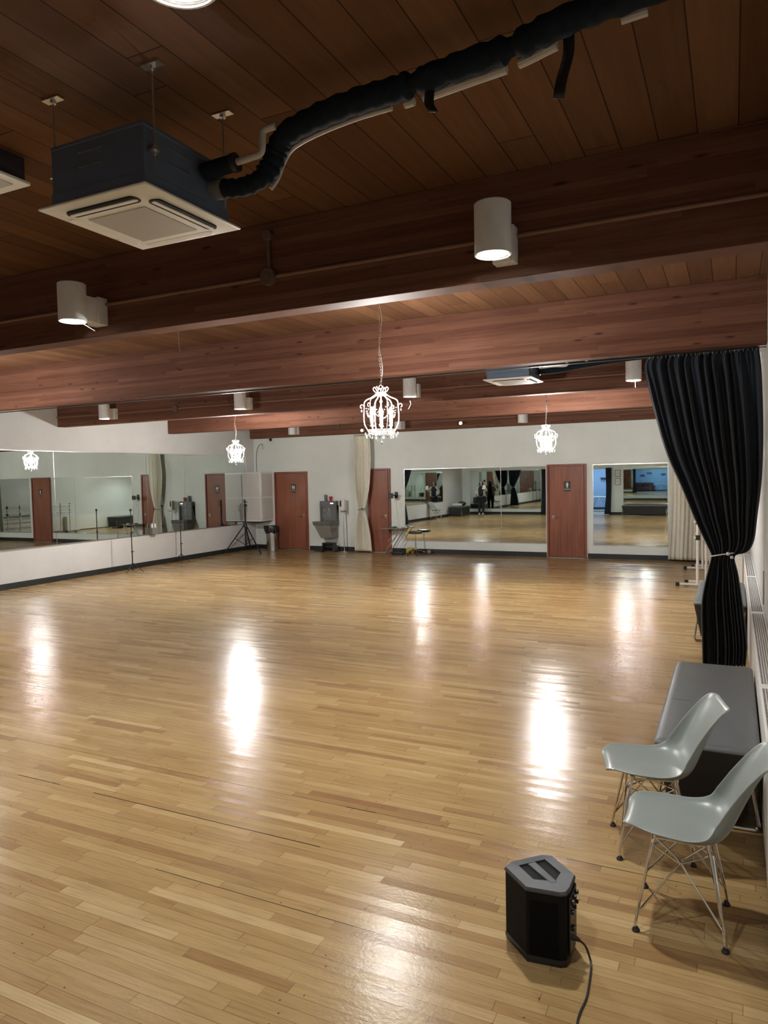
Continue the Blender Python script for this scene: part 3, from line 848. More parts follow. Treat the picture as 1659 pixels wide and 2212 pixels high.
    lo = bpy.data.objects.new('chandelier_light', la); C.objects.link(lo); lo.parent = t; lo.location = (0, 0, .20)
    return t
cd = chandelier('large white birdcage chandelier hanging in the middle behind the nearest beam')
cd.location = (-2.775, 5.70, 2.30)
for (x, y, lab, rz) in ((-9.0, 11.77, 'small far white chandelier in front of the left wall mirrors', .5), (-2.745, 11.77, 'small far white chandelier above the single-figure restroom door', 1.1), (-9.0, 5.70, 'white birdcage chandelier outside the picture at left', .2)):
    o = copy_tree(cd); o.location = (x, y, 2.30); o.rotation_euler = (0, 0, rz); o['label'] = lab
    if y > 10:
        for ch in o.children:
            if ch.type == 'LIGHT': ch.data = ch.data.copy(); ch.data.energy = 290

# warm track spots by the last beam
sp = thing('spot_lamp', 'small warm spot lamp glowing at the beam above the cream curtain', 'lamp', (-8.455, 16.25, 3.115), 0, 'warm spots on the last beam')
MB().tube([(0, .10, 0), (0, .03, 0), (0, -.02, -.004)], [.022, .026, .036], 16).build('head', M['white_metal'], sp)
MB().ball((0, -.018, -.004), .030, 14).build('bulb', M['spot_bulb'], sp)
MB().cyl((0, .06, .0), (0, .11, .07), .008, 8).build('arm', M['white_metal'], sp)
o = copy_tree(sp); o.location = (-5.815, 16.25, 3.165); o['label'] = 'small warm spot lamp glowing at the beam between the chandeliers'
tag(MB().ball((-11.42, 16.485, 3.005), .04, 14).build('security_camera', M['black']), 'tiny black dome camera under the last beam near the corner', 'camera')

# ------------------------------------------------------------------ drapes
def drape(name, label, mat, left, right, y0, nfold, amp, seed, group=None, nu=150, nv=70, ring=True, track=True, tie=None, rope=None, cat='curtain', ysag=0, flip=False, nc=None):
    """left / right: lists of (x, z) from top to hem; folds run down the cloth"""
    rnd = random.Random(seed)
    cx = (left[0][0] + right[0][0]) / 2
    t = thing(name, label, cat, (cx, y0, 0), 0, group)
    Lp = smooth_path([(x, 0, z) for x, z in left], 6); Rp = smooth_path([(x, 0, z) for x, z in right], 6)
    def at(P_, v):
        # resample by arc length fraction
        d = [0]
        for a, b_ in zip(P_, P_[1:]): d.append(d[-1] + (b_ - a).length)
        s_ = v * d[-1]
        for i in range(len(d) - 1):
            if s_ <= d[i + 1] + 1e-9:
                k = (s_ - d[i]) / max(d[i + 1] - d[i], 1e-9); return P_[i].lerp(P_[i + 1], k)
        return P_[-1]
    ph = [rnd.uniform(0, 6.28) for _ in range(6)]
    wid = [rnd.uniform(.7, 1.4) for _ in range(nfold + 1)]; tot = sum(wid); cum = [0]
    for w_ in wid: cum.append(cum[-1] + w_ / tot)
    am = [rnd.uniform(.55, 1.25) for _ in range(nfold + 2)]
    zt = left[0][1]
    LA = [at(Lp, j / nv) for j in range(nv + 1)]; RA = [at(Rp, j / nv) for j in range(nv + 1)]
    def f(u, v):
        j = min(int(round(v * nv)), nv); a = LA[j]; b_ = RA[j]
        w_ = (b_ - a).length
        x = a.x + (b_.x - a.x) * u; z = a.z + (b_.z - a.z) * u
        k = 0
        while k < nfold and cum[k + 1] < u: k += 1
        lu = (u - cum[k]) / (cum[k + 1] - cum[k])
        s_ = max(0.0, math.sin(PI * min(max(lu, 0), 1))) ** 1.3
        A_ = amp[0] + (amp[1] - amp[0]) * min(1, v * 3)
        if tie is not None:
            dz = abs(z - tie); A_ *= .55 + .45 * min(1, dz / .35)
        fold = (s_ * am[k] - .45) * A_
        fine = .25 * A_ * math.sin(u * nfold * 5.1 + ph[0] + v * 2.2) + .18 * A_ * math.sin(u * nfold * 2.3 + ph[1] - v * 3.1)
        xw = .25 * (cum[k + 1] - cum[k]) * w_ * math.cos(PI * lu) * math.sin(PI * lu)
        bul = ysag * math.sin(PI * u)
        hd = max(0.0, 1 - v / .09)   # gathered heading
        fold *= 1 - .55 * hd; fine += .010 * hd * math.sin(u * 150)
        return (x + xw, y0 - fold - fine - bul, z + .004 * math.sin(u * 23 + ph[2]) * (1 - v))
    mb = MB(); mb.grid(f, nu, nv)
    mb.build('cloth', mat, t, world=True, solid=.004)
    if ring:
        xa, xb = left[0][0], right[0][0]
        for i in range(26):
            x = xa + (xb - xa) * (i + .5) / 26
            MB().tube(arc((x, y0 - .025, zt - .008), .013, 0, 2 * PI, 8, 'yz')[:-1], .002, 5, closed=True).build('curtain_hook', M['alu'], t, world=True)
    if rope:
        (rx, rw, ry, rz_, mat2) = rope
        pts = [(rx + rw * math.cos(a), y0 + ry * math.sin(a), rz_ - .012 * math.sin(a) + .02 * math.cos(a) * 1) for a in [2 * PI * k / 24 for k in range(24)]]
        r_ = MB(); r_.tube(pts, .006, 8, closed=True)
        r_.ball((rx + rw * .45, y0 - ry - .008, rz_ + .02), .018, 8); r_.ball((rx + rw * .75, y0 - ry, rz_ - .012), .016, 8)
        r_.build('tie_cord', mat2, t, world=True)
    return t
YD = 7.44
left = [(-.742, 3.035), (-.772, 2.914), (-.668, 2.432), (-.572, 2.086), (-.453, 1.80), (-.31, 1.433), (-.19, 1.165), (-.178, 1.124), (-.229, .902), (-.265, .679), (-.262, .40), (-.255, .03)]
right = [(.212, 3.035), (.235, 2.8), (.250, 2.27), (.240, 1.85), (.205, 1.50), (.180, 1.28), (.125, 1.172), (.018, 1.128), (.050, .95), (.095, .62), (.125, .30), (.115, .10)]
drape('black_curtain', 'tall black curtain tied with white cord beside the right wall', M['drape'], left, right, YD, 15, (.05, .085), 5, tie=1.14, rope=(-.085, .105, .085, 1.14, M['cord_white']), nu=260, nv=90, group='black curtains on the second beam')
# its counterpart at the left wall, seen in the mirrors
ld = [(-11.98, 3.035), (-11.98, 2.0), (-11.93, 1.4), (-11.78, 1.14), (-11.84, .9), (-11.9, .03)]
rd = [(-11.1, 3.035), (-11.16, 2.4), (-11.32, 1.8), (-11.56, 1.3), (-11.60, 1.12), (-11.46, .7), (-11.36, .05)]
drape('black_curtain', 'tied black curtain by the left wall, seen only in the mirrors', M['drape'], ld, rd, YD, 10, (.05, .07), 8, tie=1.13, nu=120, nv=50, rope=(-11.68, .11, .085, 1.13, M['cord_white']), group='black curtains on the second beam')
# track
t = tag(MB().box(XL + .02, XR, YD - .02, YD + .02, 3.036, ZB + .0).build('curtain_track', M['black_metal'], None, bevel=.002), 'dark curtain track under the second beam', 'curtain track')
t = MB(); t.box(.213, .262, YD - .035, YD - .030, 2.995, 3.035); t.box(.232, .244, YD - .036, YD - .030, 2.93, 2.995)
tag(t.build('track_bracket', M['white_metal']), 'small white bracket at the wall end of the curtain track', 'bracket')
# cream curtain near the narrow door
yc = 16.33
lc = [(-8.735, 3.0), (-8.76, 2.6), (-8.80, 2.15), (-8.74, 1.5), (-8.665, 1.10), (-8.70, .95), (-8.78, .5), (-8.80, .03)]
rc = [(-8.30, 3.0), (-8.28, 2.4), (-8.33, 1.7), (-8.43, 1.25), (-8.475, 1.10), (-8.42, .9), (-8.34, .5), (-8.30, .03)]
drape('cream_curtain', 'long cream curtain tied in the middle, left of the narrow brown door', M['cream'], lc, rc, yc, 8, (.03, .05), 11, tie=1.10, nu=120, nv=60, rope=(-8.57, .10, .06, 1.10, plain('brown_cord', (.08, .05, .03), .7)), group='cream curtains at the back wall')
lc = [(-1.16, 3.0), (-1.17, 2.0), (-1.19, 1.0), (-1.235, .05)]
rc = [(-.30, 3.0), (-.30, 2.0), (-.30, 1.0), (-.32, .04)]
drape('cream_curtain', 'full-height untied cream curtain behind the white ballet barres', M['cream'], lc, rc, yc, 11, (.04, .06), 12, nu=140, nv=40, group='cream curtains at the back wall')
# rear opening drapes
drape('black_drape', 'black drape at the rear opening beside the two framed papers', M['drape'], [(-5.16, 2.12), (-5.14, 1.0), (-5.22, .02)], [(-4.90, 2.12), (-4.90, 1.0), (-4.93, .02)], YR + .10, 4, (.03, .05), 21, nu=50, nv=24, ring=False, group='black drapes at the rear opening')
drape('black_drape', 'black drape at the rear opening beside the long rear mirror', M['drape'], [(-8.06, 2.12), (-8.05, 1.0), (-8.10, .02)], [(-7.80, 2.12), (-7.82, 1.0), (-7.72, .02)], YR + .10, 4, (.03, .05), 22, nu=50, nv=24, ring=False, group='black drapes at the rear opening')

# ------------------------------------------------------------------ radiator covers along the right wall
HX0, HX1, HZ = .150, XR - .004, .615
seams = [-.1, 2.41, 4.90, 7.42, 9.90, 12.42, 14.90, 16.40]
hl = ['radiator cover beside the camera along the right wall', 'perforated radiator cover beside the front grey bench', 'perforated radiator cover just before the black curtain foot', 'perforated radiator cover beside the far grey bench', 'perforated radiator cover beyond the black curtain', 'perforated radiator cover near the ballet barres', 'short radiator cover at the back right corner']
for i in range(7):
    y0, y1 = seams[i], seams[i + 1]
    t = thing('radiator_cover', hl[i], 'radiator cover', (HX1, (y0 + y1) / 2, 0), 0, 'white radiator covers along the right wall')
    c_ = MB(); g = .003
    c_.box(HX0, HX0 + .004, y0 + g, y1 - g, .03, HZ - .004)
    c_.box(HX0 + .004, HX1, y0 + g, y0 + g + .004, .03, HZ - .004); c_.box(HX0 + .004, HX1, y1 - g - .004, y1 - g, .03, HZ - .004)
    c_.box(HX0, HX0 + .014, y0 + .05, y1 - .05, HZ - .004, HZ); c_.box(HX1 - .012, HX1, y0 + .05, y1 - .05, HZ - .004, HZ)
    c_.box(HX0, HX1, y0 + g * 0, y0 + .05, HZ - .004, HZ); c_.box(HX0, HX1, y1 - .05, y1 - .0015, HZ - .004, HZ)
    c_.build('casing', M['white_metal'], t, world=True, smooth=False)
    # perforated top: real bars leave real holes
    x0, x1, ya, yb = HX0 + .014, HX1 - .012, y0 + .05, y1 - .05
    pg = MB()
    if y0 > 0 and y0 < 9:
        nx = 6; px = (x1 - x0) / nx
        for k in range(1, nx):
            xx = x0 + k * px; pg.box(xx - .0020, xx + .0020, ya, yb, HZ - .0008, HZ - .0001)
        ny = int((yb - ya) / .0195); py = (yb - ya) / ny
        for k in range(ny + 1):
            yy = ya + k * py; pg.box(x0, x1, yy - .0024, yy + .0024, HZ - .0009, HZ)
    else:
        nx = 4; px = (x1 - x0) / nx
        for k in range(1, nx):
            xx = x0 + k * px; pg.box(xx - .0025, xx + .0025, ya, yb, HZ - .0008, HZ - .0001)
        ny = int((yb - ya) / .03); py = (yb - ya) / ny
        for k in range(ny + 1):
            yy = ya + k * py; pg.box(x0, x1, yy - .004, yy + .004, HZ - .0009, HZ)
    pg.build('perforated_top', M['white_metal'], t, world=True, smooth=False)
    MB().box(HX0 + .01, HX1 - .01, y0 + .02, y1 - .02, .08, HZ - .012).build('shade_block', M['hole'], t, world=True, smooth=False)  # near-black block right under the holes stands in for the shade inside
tag(MB().box(-.06, .140, 12.1, 12.7, .02, .60).build('white_cabinet', M['white_metal'], bevel=.006), 'low white cabinet beside the radiator, behind the black curtain foot', 'cabinet')
tag(MB().box(XR - .012, XR, 7.60, 7.64, .66, .98).build('wall_raceway', M['alu'], bevel=.003), 'short grey metal raceway on the right wall above the radiator', 'wall fitting')

# ------------------------------------------------------------------ grey benches
def bench(label, x0, x1, y0, y1, loops=True, mat_top=None):
    t = thing('padded_bench', label, 'bench', ((x0 + x1) / 2, (y0 + y1) / 2, 0), 0, 'grey padded benches')
    cx, cy = (x0 + x1) / 2, (y0 + y1) / 2; hx, hy = (x1 - x0) / 2, (y1 - y0) / 2
    H_ = .454
    def fn_top():
        mb = MB(); nx, ny = 14, 30
        def f(u, v):
            x = (u * 2 - 1); y = (v * 2 - 1)
            e = (1 - abs(x) ** 8) * (1 - abs(y) ** 14)
            z = H_ - .030 + .030 * max(0, e) ** .5
            z -= .0035 * math.exp(-((v - .46) / .012) ** 2) * (1 if x < -.1 else .3) + .002 * math.exp(-((v - .50) / .01) ** 2) * (x < -.2)
            z += .002 * math.sin(v * 9) * math.cos(u * 3)
            return (cx + hx * x, cy + hy * y, z)
        mb.grid(f, nx * 2, ny * 2)
        return mb
    top = MB()
    r = .035
    def outline(ox, oy, rad, n=6):
        pts = []
        for (sx, sy, a0) in ((1, 1, 0), (-1, 1, PI / 2), (-1, -1, PI), (1, -1, 3 * PI / 2)):
            for k in range(n + 1):
                a = a0 + PI / 2 * k / n
                pts.append((cx + sx * (ox - rad) + rad * math.cos(a), cy + sy * (oy - rad) + rad * math.sin(a)))
        return pts
    prof = [(0.014, H_ - .036), (.003, H_ - .032), (0, H_ - .026), (.003, H_ - .018), (.012, H_ - .010), (.026, H_ - .003), (.05, H_)]
    rings = [outline(hx - i, hy - i, r - i * .4) for i, z in prof]
    vs = []; n = len(rings[0])
    for (i, z), rg in zip(prof, rings):
        for p in rg: vs.append((p[0], p[1], z))
    fs = []
    for j in range(len(prof) - 1):
        for k in range(n):
            fs.append((j * n + k, j * n + (k + 1) % n, (j + 1) * n + (k + 1) % n, (j + 1) * n + k))
    fs.append(tuple((len(prof) - 1) * n + k for k in range(n))); fs.append(tuple(range(n - 1, -1, -1)))
    top.add(vs, fs)
    top.build('cushion', M['vinyl'], t, world=True)
    cr = MB()
    for dy in (0,):
        cr.tube(smooth_path([(cx - hx + .04, cy - .12 + dy, H_ + .0005), (cx - hx * .5, cy - .125 + dy, H_ + .001), (cx + .02, cy - .12 + dy * 2, H_ - .002)], 5), .0011, 5)
    cr.build('crease', M['vinyl'], t, world=True)
    bs = MB()
    lo = outline(hx - .075, hy - .055, .03); hi = outline(hx - .006, hy - .006, .03)
    bs.prism(lo, .06, H_ - .031, hi)
    bs.build('base', M['vinyl_dark'], t, world=True)  # darker than the cushion: shade of the side faces put into the colour
    if loops:
        for yy in (cy - hy + .05, cy + hy - .05):
            p = [(cx - hx + .05, yy + .02, .28), (cx - hx + .012, yy, .05), (cx - hx + .022, yy, .022), (cx - hx + .045, yy, .012), (cx, yy, .012), (cx + hx - .045, yy, .012), (cx + hx - .022, yy, .022), (cx + hx - .012, yy, .05), (cx + hx - .05, yy + .02, .28)]
            MB().tube(smooth_path(p, 5), .011, 10).build('leg', M['chrome'], t, world=True)
    return t
b1 = bench('large grey padded bench right behind the two chairs', -.396, .140, 4.18, 6.02)
MB().box(.075, .078, 4.20, 4.24, .20, .27).build('care_tag', M['white_plastic'], b1, world=True)
bench('far grey padded bench half hidden behind the black curtain', -.398, .142, 8.76, 10.5)
b3 = bench('grey padded bench in the rear left corner, seen in the mirror', -11.95, -11.25, .35, 1.6)
b4 = bench('dark low bench against the rear mirror, seen in the mirror', -4.35, -2.5, -.42, .38)

# ------------------------------------------------------------------ shell chairs
def chair(label):
    t = thing('shell_chair', label, 'chair', (0, 0, 0), 0, 'sage grey shell chairs with wire legs')
    # local: +x forward (sitter's knees), z up
    prof = smooth_path([(.228, 0, .419), (.220, 0, .431), (.188, 0, .436), (.10, 0, .422), (-.02, 0, .408), (-.10, 0, .410), (-.155, 0, .430), (-.195, 0, .475), (-.226, 0, .545), (-.258, 0, .620), (-.290, 0, .690), (-.318, 0, .740), (-.336, 0, .762), (-.354, 0, .770)], 4)
    npf = len(prof)
    def halfw(s):
        return interp([(0, .070), (.02, .092), (.05, .115), (.083, .137), (.125, .160), (.167, .180), (.21, .200), (.25, .210), (.38, .219), (.50, .214), (.58, .203), (.68, .186), (.80, .172), (.89, .160), (.95, .138), (.98, .112), (1.0, .085)], s)
    def f(u, v):
        i = min(int(round(v * (npf - 1))), npf - 1)
        p = prof[i]; q0 = prof[max(i - 1, 0)]; q1 = prof[min(i + 1, npf - 1)]
        tx = (q1 - q0).normalized(); nrm = Vector((tx.z, 0, -tx.x))   # points up / forward
        if nrm.z < 0 and v < .4: nrm = -nrm
        w = (u * 2 - 1)
        hw = halfw(v)
        yy = hw * math.sin(w * PI / 2 * .97) / math.sin(PI / 2 * .97)
        aw = abs(w)
        lift = interp([(0, .002), (.06, .014), (.14, .026), (.30, .046), (.45, .078), (.55, .088), (.65, .072), (.80, .038), (.93, .014), (1, .002)], v)
        d = lift * (aw ** 2.6)
        roll = .012 * max(0, (aw - .9) / .1) ** 2
        out = p + nrm * (d - roll)
        return (out.x, yy * (1 + .02 * aw ** 6), out.z)
    # orient normals: up on the seat, forward on the back
    mb = MB()
    mb.grid(f, 28, npf - 1)
    o = mb.build('seat_shell', M['shell'], t, solid=.006, subsurf=1)
    # wire base
    fx, fy = .172, .176
    feet = [(fx, fy), (fx, -fy), (-fx, -fy), (-fx, fy)]
    mx, my, mz = .105, .125, .395
    mounts = [(mx, my), (mx, -my), (-mx, -my), (-mx, my)]
    for (ax, ay), (bx, by) in zip(feet, mounts):
        lg = MB()
        lg.tube(smooth_path([(ax, ay, .012), (ax * .985, ay * .985, .06), (bx + (ax - bx) * .08, by + (ay - by) * .08, .37), (bx * .9, by * .95, mz + .006)], 4), .0062, 10)
        lo = lg.build('leg', M['chrome'], t)
        ft = MB(); ft.lathe([(0, 0), (.016, 0), (.017, .006), (.011, .013), (.0085, .02), (0, .021)], (ax, ay, 0), 16); ft.build('glide', M['black'], lo)
    br = MB()
    apex = []
    for k in range(4):
        a = feet[k]; b_ = feet[(k + 1) % 4]; ma = mounts[k]; mb_ = mounts[(k + 1) % 4]
        m = ((a[0] + b_[0]) / 2 * .70, (a[1] + b_[1]) / 2 * .70)
        z = .300; apex.append((m[0], m[1], z))
        la = (a[0] * .97, a[1] * .97, .075); lb = (b_[0] * .97, b_[1] * .97, .075)
        br.tube(smooth_path([la, tuple(.9 * i + .1 * j for i, j in zip(la, (m[0], m[1], z))), (m[0] + (a[0] - m[0]) * .12, m[1] + (a[1] - m[1]) * .12, z - .022), (m[0], m[1], z), (m[0] + (b_[0] - m[0]) * .12, m[1] + (b_[1] - m[1]) * .12, z - .022), tuple(.9 * i + .1 * j for i, j in zip(lb, (m[0], m[1], z))), lb], 4), .0048, 8)
        br.tube(smooth_path([(ma[0] * .95, ma[1] * .95, mz), (m[0] + (ma[0] - m[0]) * .2, m[1] + (ma[1] - m[1]) * .2, z + .03), (m[0] * 1.02, m[1] * 1.02, z + .004), (m[0] + (mb_[0] - m[0]) * .2, m[1] + (mb_[1] - m[1]) * .2, z + .03), (mb_[0] * .95, mb_[1] * .95, mz)], 4), .0045, 8)
    br.tube(apex, .0045, 8, closed=True)
    br.build('wire_bracing', M['chrome'], t)
    sp_ = MB()
    sp_.tube([(mx, my, mz), (mx, -my, mz), (-mx, -my, mz), (-mx, my, mz)], .0045, 8, closed=True)
    for (x, y) in mounts: sp_.lathe([(0, .392), (.011, .392), (.011, .412), (0, .414)], (x, y, 0), 12)
    sp_.build('seat_mount', M['chrome'], t)
    return t
ch1 = chair('nearest sage-grey plastic shell chair on chrome wire legs')
ch1.location = (-.192, 3.283, 0); ch1.rotation_euler = (0, 0, PI)
ch2 = copy_tree(ch1); ch2.location = (-.378, 3.875, 0); ch2.rotation_euler = (0, 0, PI + math.radians(13.5)); ch2['label'] = 'sage-grey plastic shell chair behind the nearest one, in front of the grey bench'
ch3 = copy_tree(ch1); ch3.location = (-11.62, 3.9, 0); ch3.rotation_euler = (0, 0, .25); ch3['label'] = 'sage-grey shell chair against the left wall, seen in the back mirror'

# ------------------------------------------------------------------ loudspeaker
t = thing('portable_loudspeaker', 'black wedge-shaped portable loudspeaker standing on the floor in the foreground', 'loudspeaker', (-.70, 2.86, 0))
poly = [(-.853, 2.838), (-.733, 2.725), (-.600, 2.740), (-.580, 2.752), (-.572, 2.790), (-.572, 2.893), (-.693, 3.008), (-.739, 2.992), (-.843, 2.885)]
cxs = sum(p[0] for p in poly) / 9; cys = sum(p[1] for p in poly) / 9
def sc(pl, k, dx=0, dy=0): return [(cxs + (x - cxs) * k + dx, cys + (y - cys) * k + dy) for x, y in pl]
HS = .307
bd = MB(); bd.prism(sc(poly, .985), .010, HS - .012); bd.build('cabinet', M['spk'], t, world=True, bevel=.006, seg=3)
ft = MB(); ft.prism(sc(poly, .97), 0, .018, sc(poly, 1.0)); ft.prism(sc(poly, 1.0), .018, .030, sc(poly, .985)); ft.build('foot_rim', M['black'], t, world=True)
# top cap with a carrying handle: ring round a hole, a bar across it
hole = [(-.804, 2.879), (-.722, 2.801), (-.638, 2.822), (-.632, 2.894), (-.715, 2.970)]
hole_c = (sum(p[0] for p in hole) / 5, sum(p[1] for p in hole) / 5)
def ring_cap(mb, outer, inner, z0, z1, zi=None):
    """cap between an outer polygon and an inner hole, joined by nearest angle"""
    def ang(p): return math.atan2(p[1] - hole_c[1], p[0] - hole_c[0])
    def hit(pl, a):
        d = (math.cos(a), math.sin(a)); best = None
        for (p, q) in zip(pl, pl[1:] + pl[:1]):
            ex, ey = q[0] - p[0], q[1] - p[1]; den = d[0] * ey - d[1] * ex
            if abs(den) < 1e-9: continue
            wx, wy = p[0] - hole_c[0], p[1] - hole_c[1]
            tt = (wx * ey - wy * ex) / den; ss = (wx * d[1] - wy * d[0]) / den
            if tt > 0 and -1e-6 <= ss <= 1 + 1e-6 and (best is None or tt < best): best = tt
        return (hole_c[0] + d[0] * best, hole_c[1] + d[1] * best)
    angs = sorted(set([round(ang(p), 5) for p in outer + inner] + [round(2 * PI * k / 48 - PI + .001, 5) for k in range(48)]))
    O = [hit(outer, a) for a in angs]; I = [hit(inner, a) for a in angs]; n = len(angs)
    zi = z1 if zi is None else zi
    vs = [(x, y, z0) for x, y in O] + [(x, y, z1 - .008) for x, y in O] + [(hole_c[0] + (x - hole_c[0]) * .965, hole_c[1] + (y - hole_c[1]) * .965, z1) for x, y in O] + [(x, y, zi) for x, y in I] + [(x, y, z0) for x, y in I]
    fs = []
    for j in range(5):
        a_, b_ = j * n, ((j + 1) % 5) * n
        for k in range(n):
            k2 = (k + 1) % n; fs.append((a_ + k, a_ + k2, b_ + k2, b_ + k))
    mb.add(vs, fs)
cp = MB(); ring_cap(cp, sc(poly, 1.0), hole, HS - .016, HS - .001, HS - .006)
cp.build('top_cap', M['spk_top'], t, world=True)
MB().prism(hole, HS - .075, HS - .030).build('handle_recess', M['hole'], t, world=True)
hb = MB(); hb.prism([(-.772, 2.905), (-.652, 2.800), (-.626, 2.818), (-.748, 2.934)], HS - .018, HS - .004)
hb.build('handle', M['spk_top'], t, world=True, bevel=.004)
MB().lathe([(0, -.012), (.016, -.010), (.018, 0)], (-.705, 2.822, HS - .022), 16).build('pole_socket', M['spk_top'], t, world=True)
# control panel with knobs on the right-hand face
cpn = MB(); cpn.box(-.575, -.568, 2.77, 2.89, .05, .275); cpn.build('control_panel', M['black'], t, world=True, bevel=.002)
for (yy, zz, rr_) in ((2.79, .25, .010), (2.83, .25, .009), (2.87, .25, .009), (2.79, .21, .010), (2.83, .21, .008), (2.87, .21, .008), (2.80, .14, .012)):
    MB().cyl((-.569, yy, zz), (-.556, yy, zz), rr_, 14).build('knob', M['black'], t, world=True)
# grille: lightly recessed front sheet
gf = MB(); a = Vector((-.733, 2.725)); b_ = Vector((-.600, 2.740)); d_ = (b_ - a)
nrm = Vector((d_.y, -d_.x)).normalized()
p0 = a + d_ * .10 - nrm * .0; p1 = a + d_ * .92
gf.add([(p0.x, p0.y, .035), (p1.x, p1.y, .035), (p1.x, p1.y, HS - .05), (p0.x, p0.y, HS - .05), (p0.x - nrm.x * .006, p0.y - nrm.y * .006, .035), (p1.x - nrm.x * .006, p1.y - nrm.y * .006, .035), (p1.x - nrm.x * .006, p1.y - nrm.y * .006, HS - .05), (p0.x - nrm.x * .006, p0.y - nrm.y * .006, HS - .05)],
       [(0, 1, 2, 3), (7, 6, 5, 4), (0, 4, 5, 1), (1, 5, 6, 2), (2, 6, 7, 3), (3, 7, 4, 0)])
gf.build('front_grille', plain('speaker_grille', (.004, .004, .004), .8, spec=.1), t, world=True)
# power cord
t = thing('power_cord', 'black power cord plugged into the loudspeaker and trailing off across the floor', 'cord', (-.56, 2.81, 0))
MB().tube([(-.572, 2.806, .098), (-.560, 2.808, .096), (-.540, 2.812, .088)], [.012, .011, .006], 12).build('plug', M['black'], t, world=True)
MB().tube(smooth_path([(-.542, 2.811, .089), (-.520, 2.818, .066), (-.503, 2.815, .026), (-.493, 2.787, .006), (-.485, 2.707, .0045), (-.480, 2.615, .0045), (-.487, 2.537, .0045), (-.486, 2.47, .0045), (-.462, 2.36, .0045), (-.40, 2.1, .0045), (-.3, 1.7, .0045)], 8), .0043, 10).build('cable', M['black'], t, world=True)

# ------------------------------------------------------------------ stands by the left wall
def light_stand(label, x, y, ztop, rot, group='thin black light stands'):
    t = thing('light_stand', label, 'stand', (x, y, 0), rot, group)
    MB().tube([(0, 0, .05), (0, 0, .45), (0, 0, .451), (0, 0, .86), (0, 0, .861), (0, 0, ztop - .05)], [.013, .013, .011, .011, .009, .009], 10).build('pole', M['black_metal'], t)
    for z in (.45, .86):
        k = MB(); k.lathe([(.010, -.02), (.018, -.018), (.018, .018), (.010, .02)], (0, 0, z), 12); k.cyl((.015, 0, z), (.045, 0, z), .007, 8); k.build('clamp_collar', M['black'], t)
    for i in range(3):
        a = 2 * PI * i / 3 + .3
        cx, cy = math.cos(a), math.sin(a)
        g = MB(); g.tube([(.012 * cx, .012 * cy, .20), (.22 * cx, .22 * cy, .012)], .0075, 8); g.tube([(.012 * cx, .012 * cy, .06), (.12 * cx, .12 * cy, .105)], .005, 8); g.build('leg', M['black_metal'], t)
    h = MB(); h.cyl((0, 0, ztop - .06), (0, 0, ztop), .014, 10); h.box(-.02, .02, -.018, .018, ztop - .035, ztop - .005); h.build('phone_clamp', M['black'], t)
    return t
light_stand('thin black light stand standing in front of the left wall, nearer one', -11.51, 11.38, 1.36, .4)
light_stand('thin black light stand by the left wall, closer to the corner', -11.74, 13.15, 1.37, 1.0)
t = thing('speaker_tripod', 'big black speaker tripod with spread legs in the back left corner', 'tripod', (-11.62, 15.5, 0))
MB().tube([(0, 0, .16), (0, 0, .95), (0, 0, .951), (0, 0, 1.40)], [.022, .022, .026, .026], 14).build('pole', M['black_metal'], t)
k = MB(); k.lathe([(.022, -.05), (.05, -.045), (.05, .03), (.03, .06), (.022, .06)], (0, 0, .72), 14); k.build('hub', M['black'], t)
k = MB(); k.box(-.02, .06, -.02, .02, 1.22, 1.28); k.cyl((.03, 0, 1.33), (.075, 0, 1.33), .013, 8); k.build('height_clamp', M['black'], t)
for (fx_, fy_) in ((-.36, -.44), (.56, -.13), (-.30, .62)):
    g = MB(); g.tube([(fx_ * .06, fy_ * .06, .72), (fx_, fy_, .02)], .017, 10); lo = g.build('leg', M['black_metal'], t)
    MB().cyl((fx_ * .955, fy_ * .955, .05), (fx_ * 1.01, fy_ * 1.01, .012), .022, 10).build('foot', M['black'], lo)
    MB().tube([(fx_ * .5, fy_ * .5, .385), (.02 * fx_, .02 * fy_, .20)], .009, 8).build('brace', M['black_metal'], t)

# ------------------------------------------------------------------ back left corner
t = thing('corner_cabinet', 'white screen-fronted cabinet mounted high in the back left corner', 'cabinet', (-11.72, 16.23, .79))
MB().box(XL, -11.42, 15.955, YB, .79, 2.13).build('body', M['white_plastic'], t, world=True, bevel=.006)
for (y0, y1, ax) in ((15.955, 15.955, 0),):
    pan = MB(); pan.box(XL + .03, -11.45, 15.944, 15.953, .84, 1.42); pan.box(XL + .03, -11.45, 15.944, 15.953, 1.46, 2.08); pan.build('front_screen', M['peg'], t, world=True, bevel=.002)
pan = MB(); pan.box(-11.418, -11.409, 16.0, YB - .02, .84, 1.42); pan.box(-11.418, -11.409, 16.0, YB - .02, 1.46, 2.08); pan.build('side_screen', grille_mat('white_woven_screen_shaded', (.60, .585, .55), (.50, .49, .46), .03, .03, (1, 2), .5), t, world=True, bevel=.002)  # darker copy of the front screen, the side's shade is in the colour
MB().box(XL + .02, -11.5, 16.0, YB - .02, .765, .79).build('mounting_tray', M['black'], t, world=True)
t = thing('gooseneck_cable', 'thin black cable curving up from the corner cabinet to a tiny hanging bulb', 'cable', (-11.80, 16.38, 2.13))
MB().tube(smooth_path([(-11.82, 16.35, 2.13), (-11.83, 16.36, 2.5), (-11.80, 16.38, 2.75), (-11.73, 16.40, 2.87), (-11.66, 16.42, 2.90)], 6), .006, 8).build('cable', M['black'], t, world=True)
MB().ball((-11.65, 16.42, 2.79), .028, 10, (1, 1, 1.4)).build('bulb_glass', M['crystal'], t, world=True)
MB().cyl((-11.65, 16.42, 2.83), (-11.66, 16.42, 2.90), .006, 6).build('socket', M['black'], t, world=True)
t = thing('trash_bin', 'round steel trash bin with a black liner, left of the restroom door', 'bin', (-11.27, 16.21, 0))
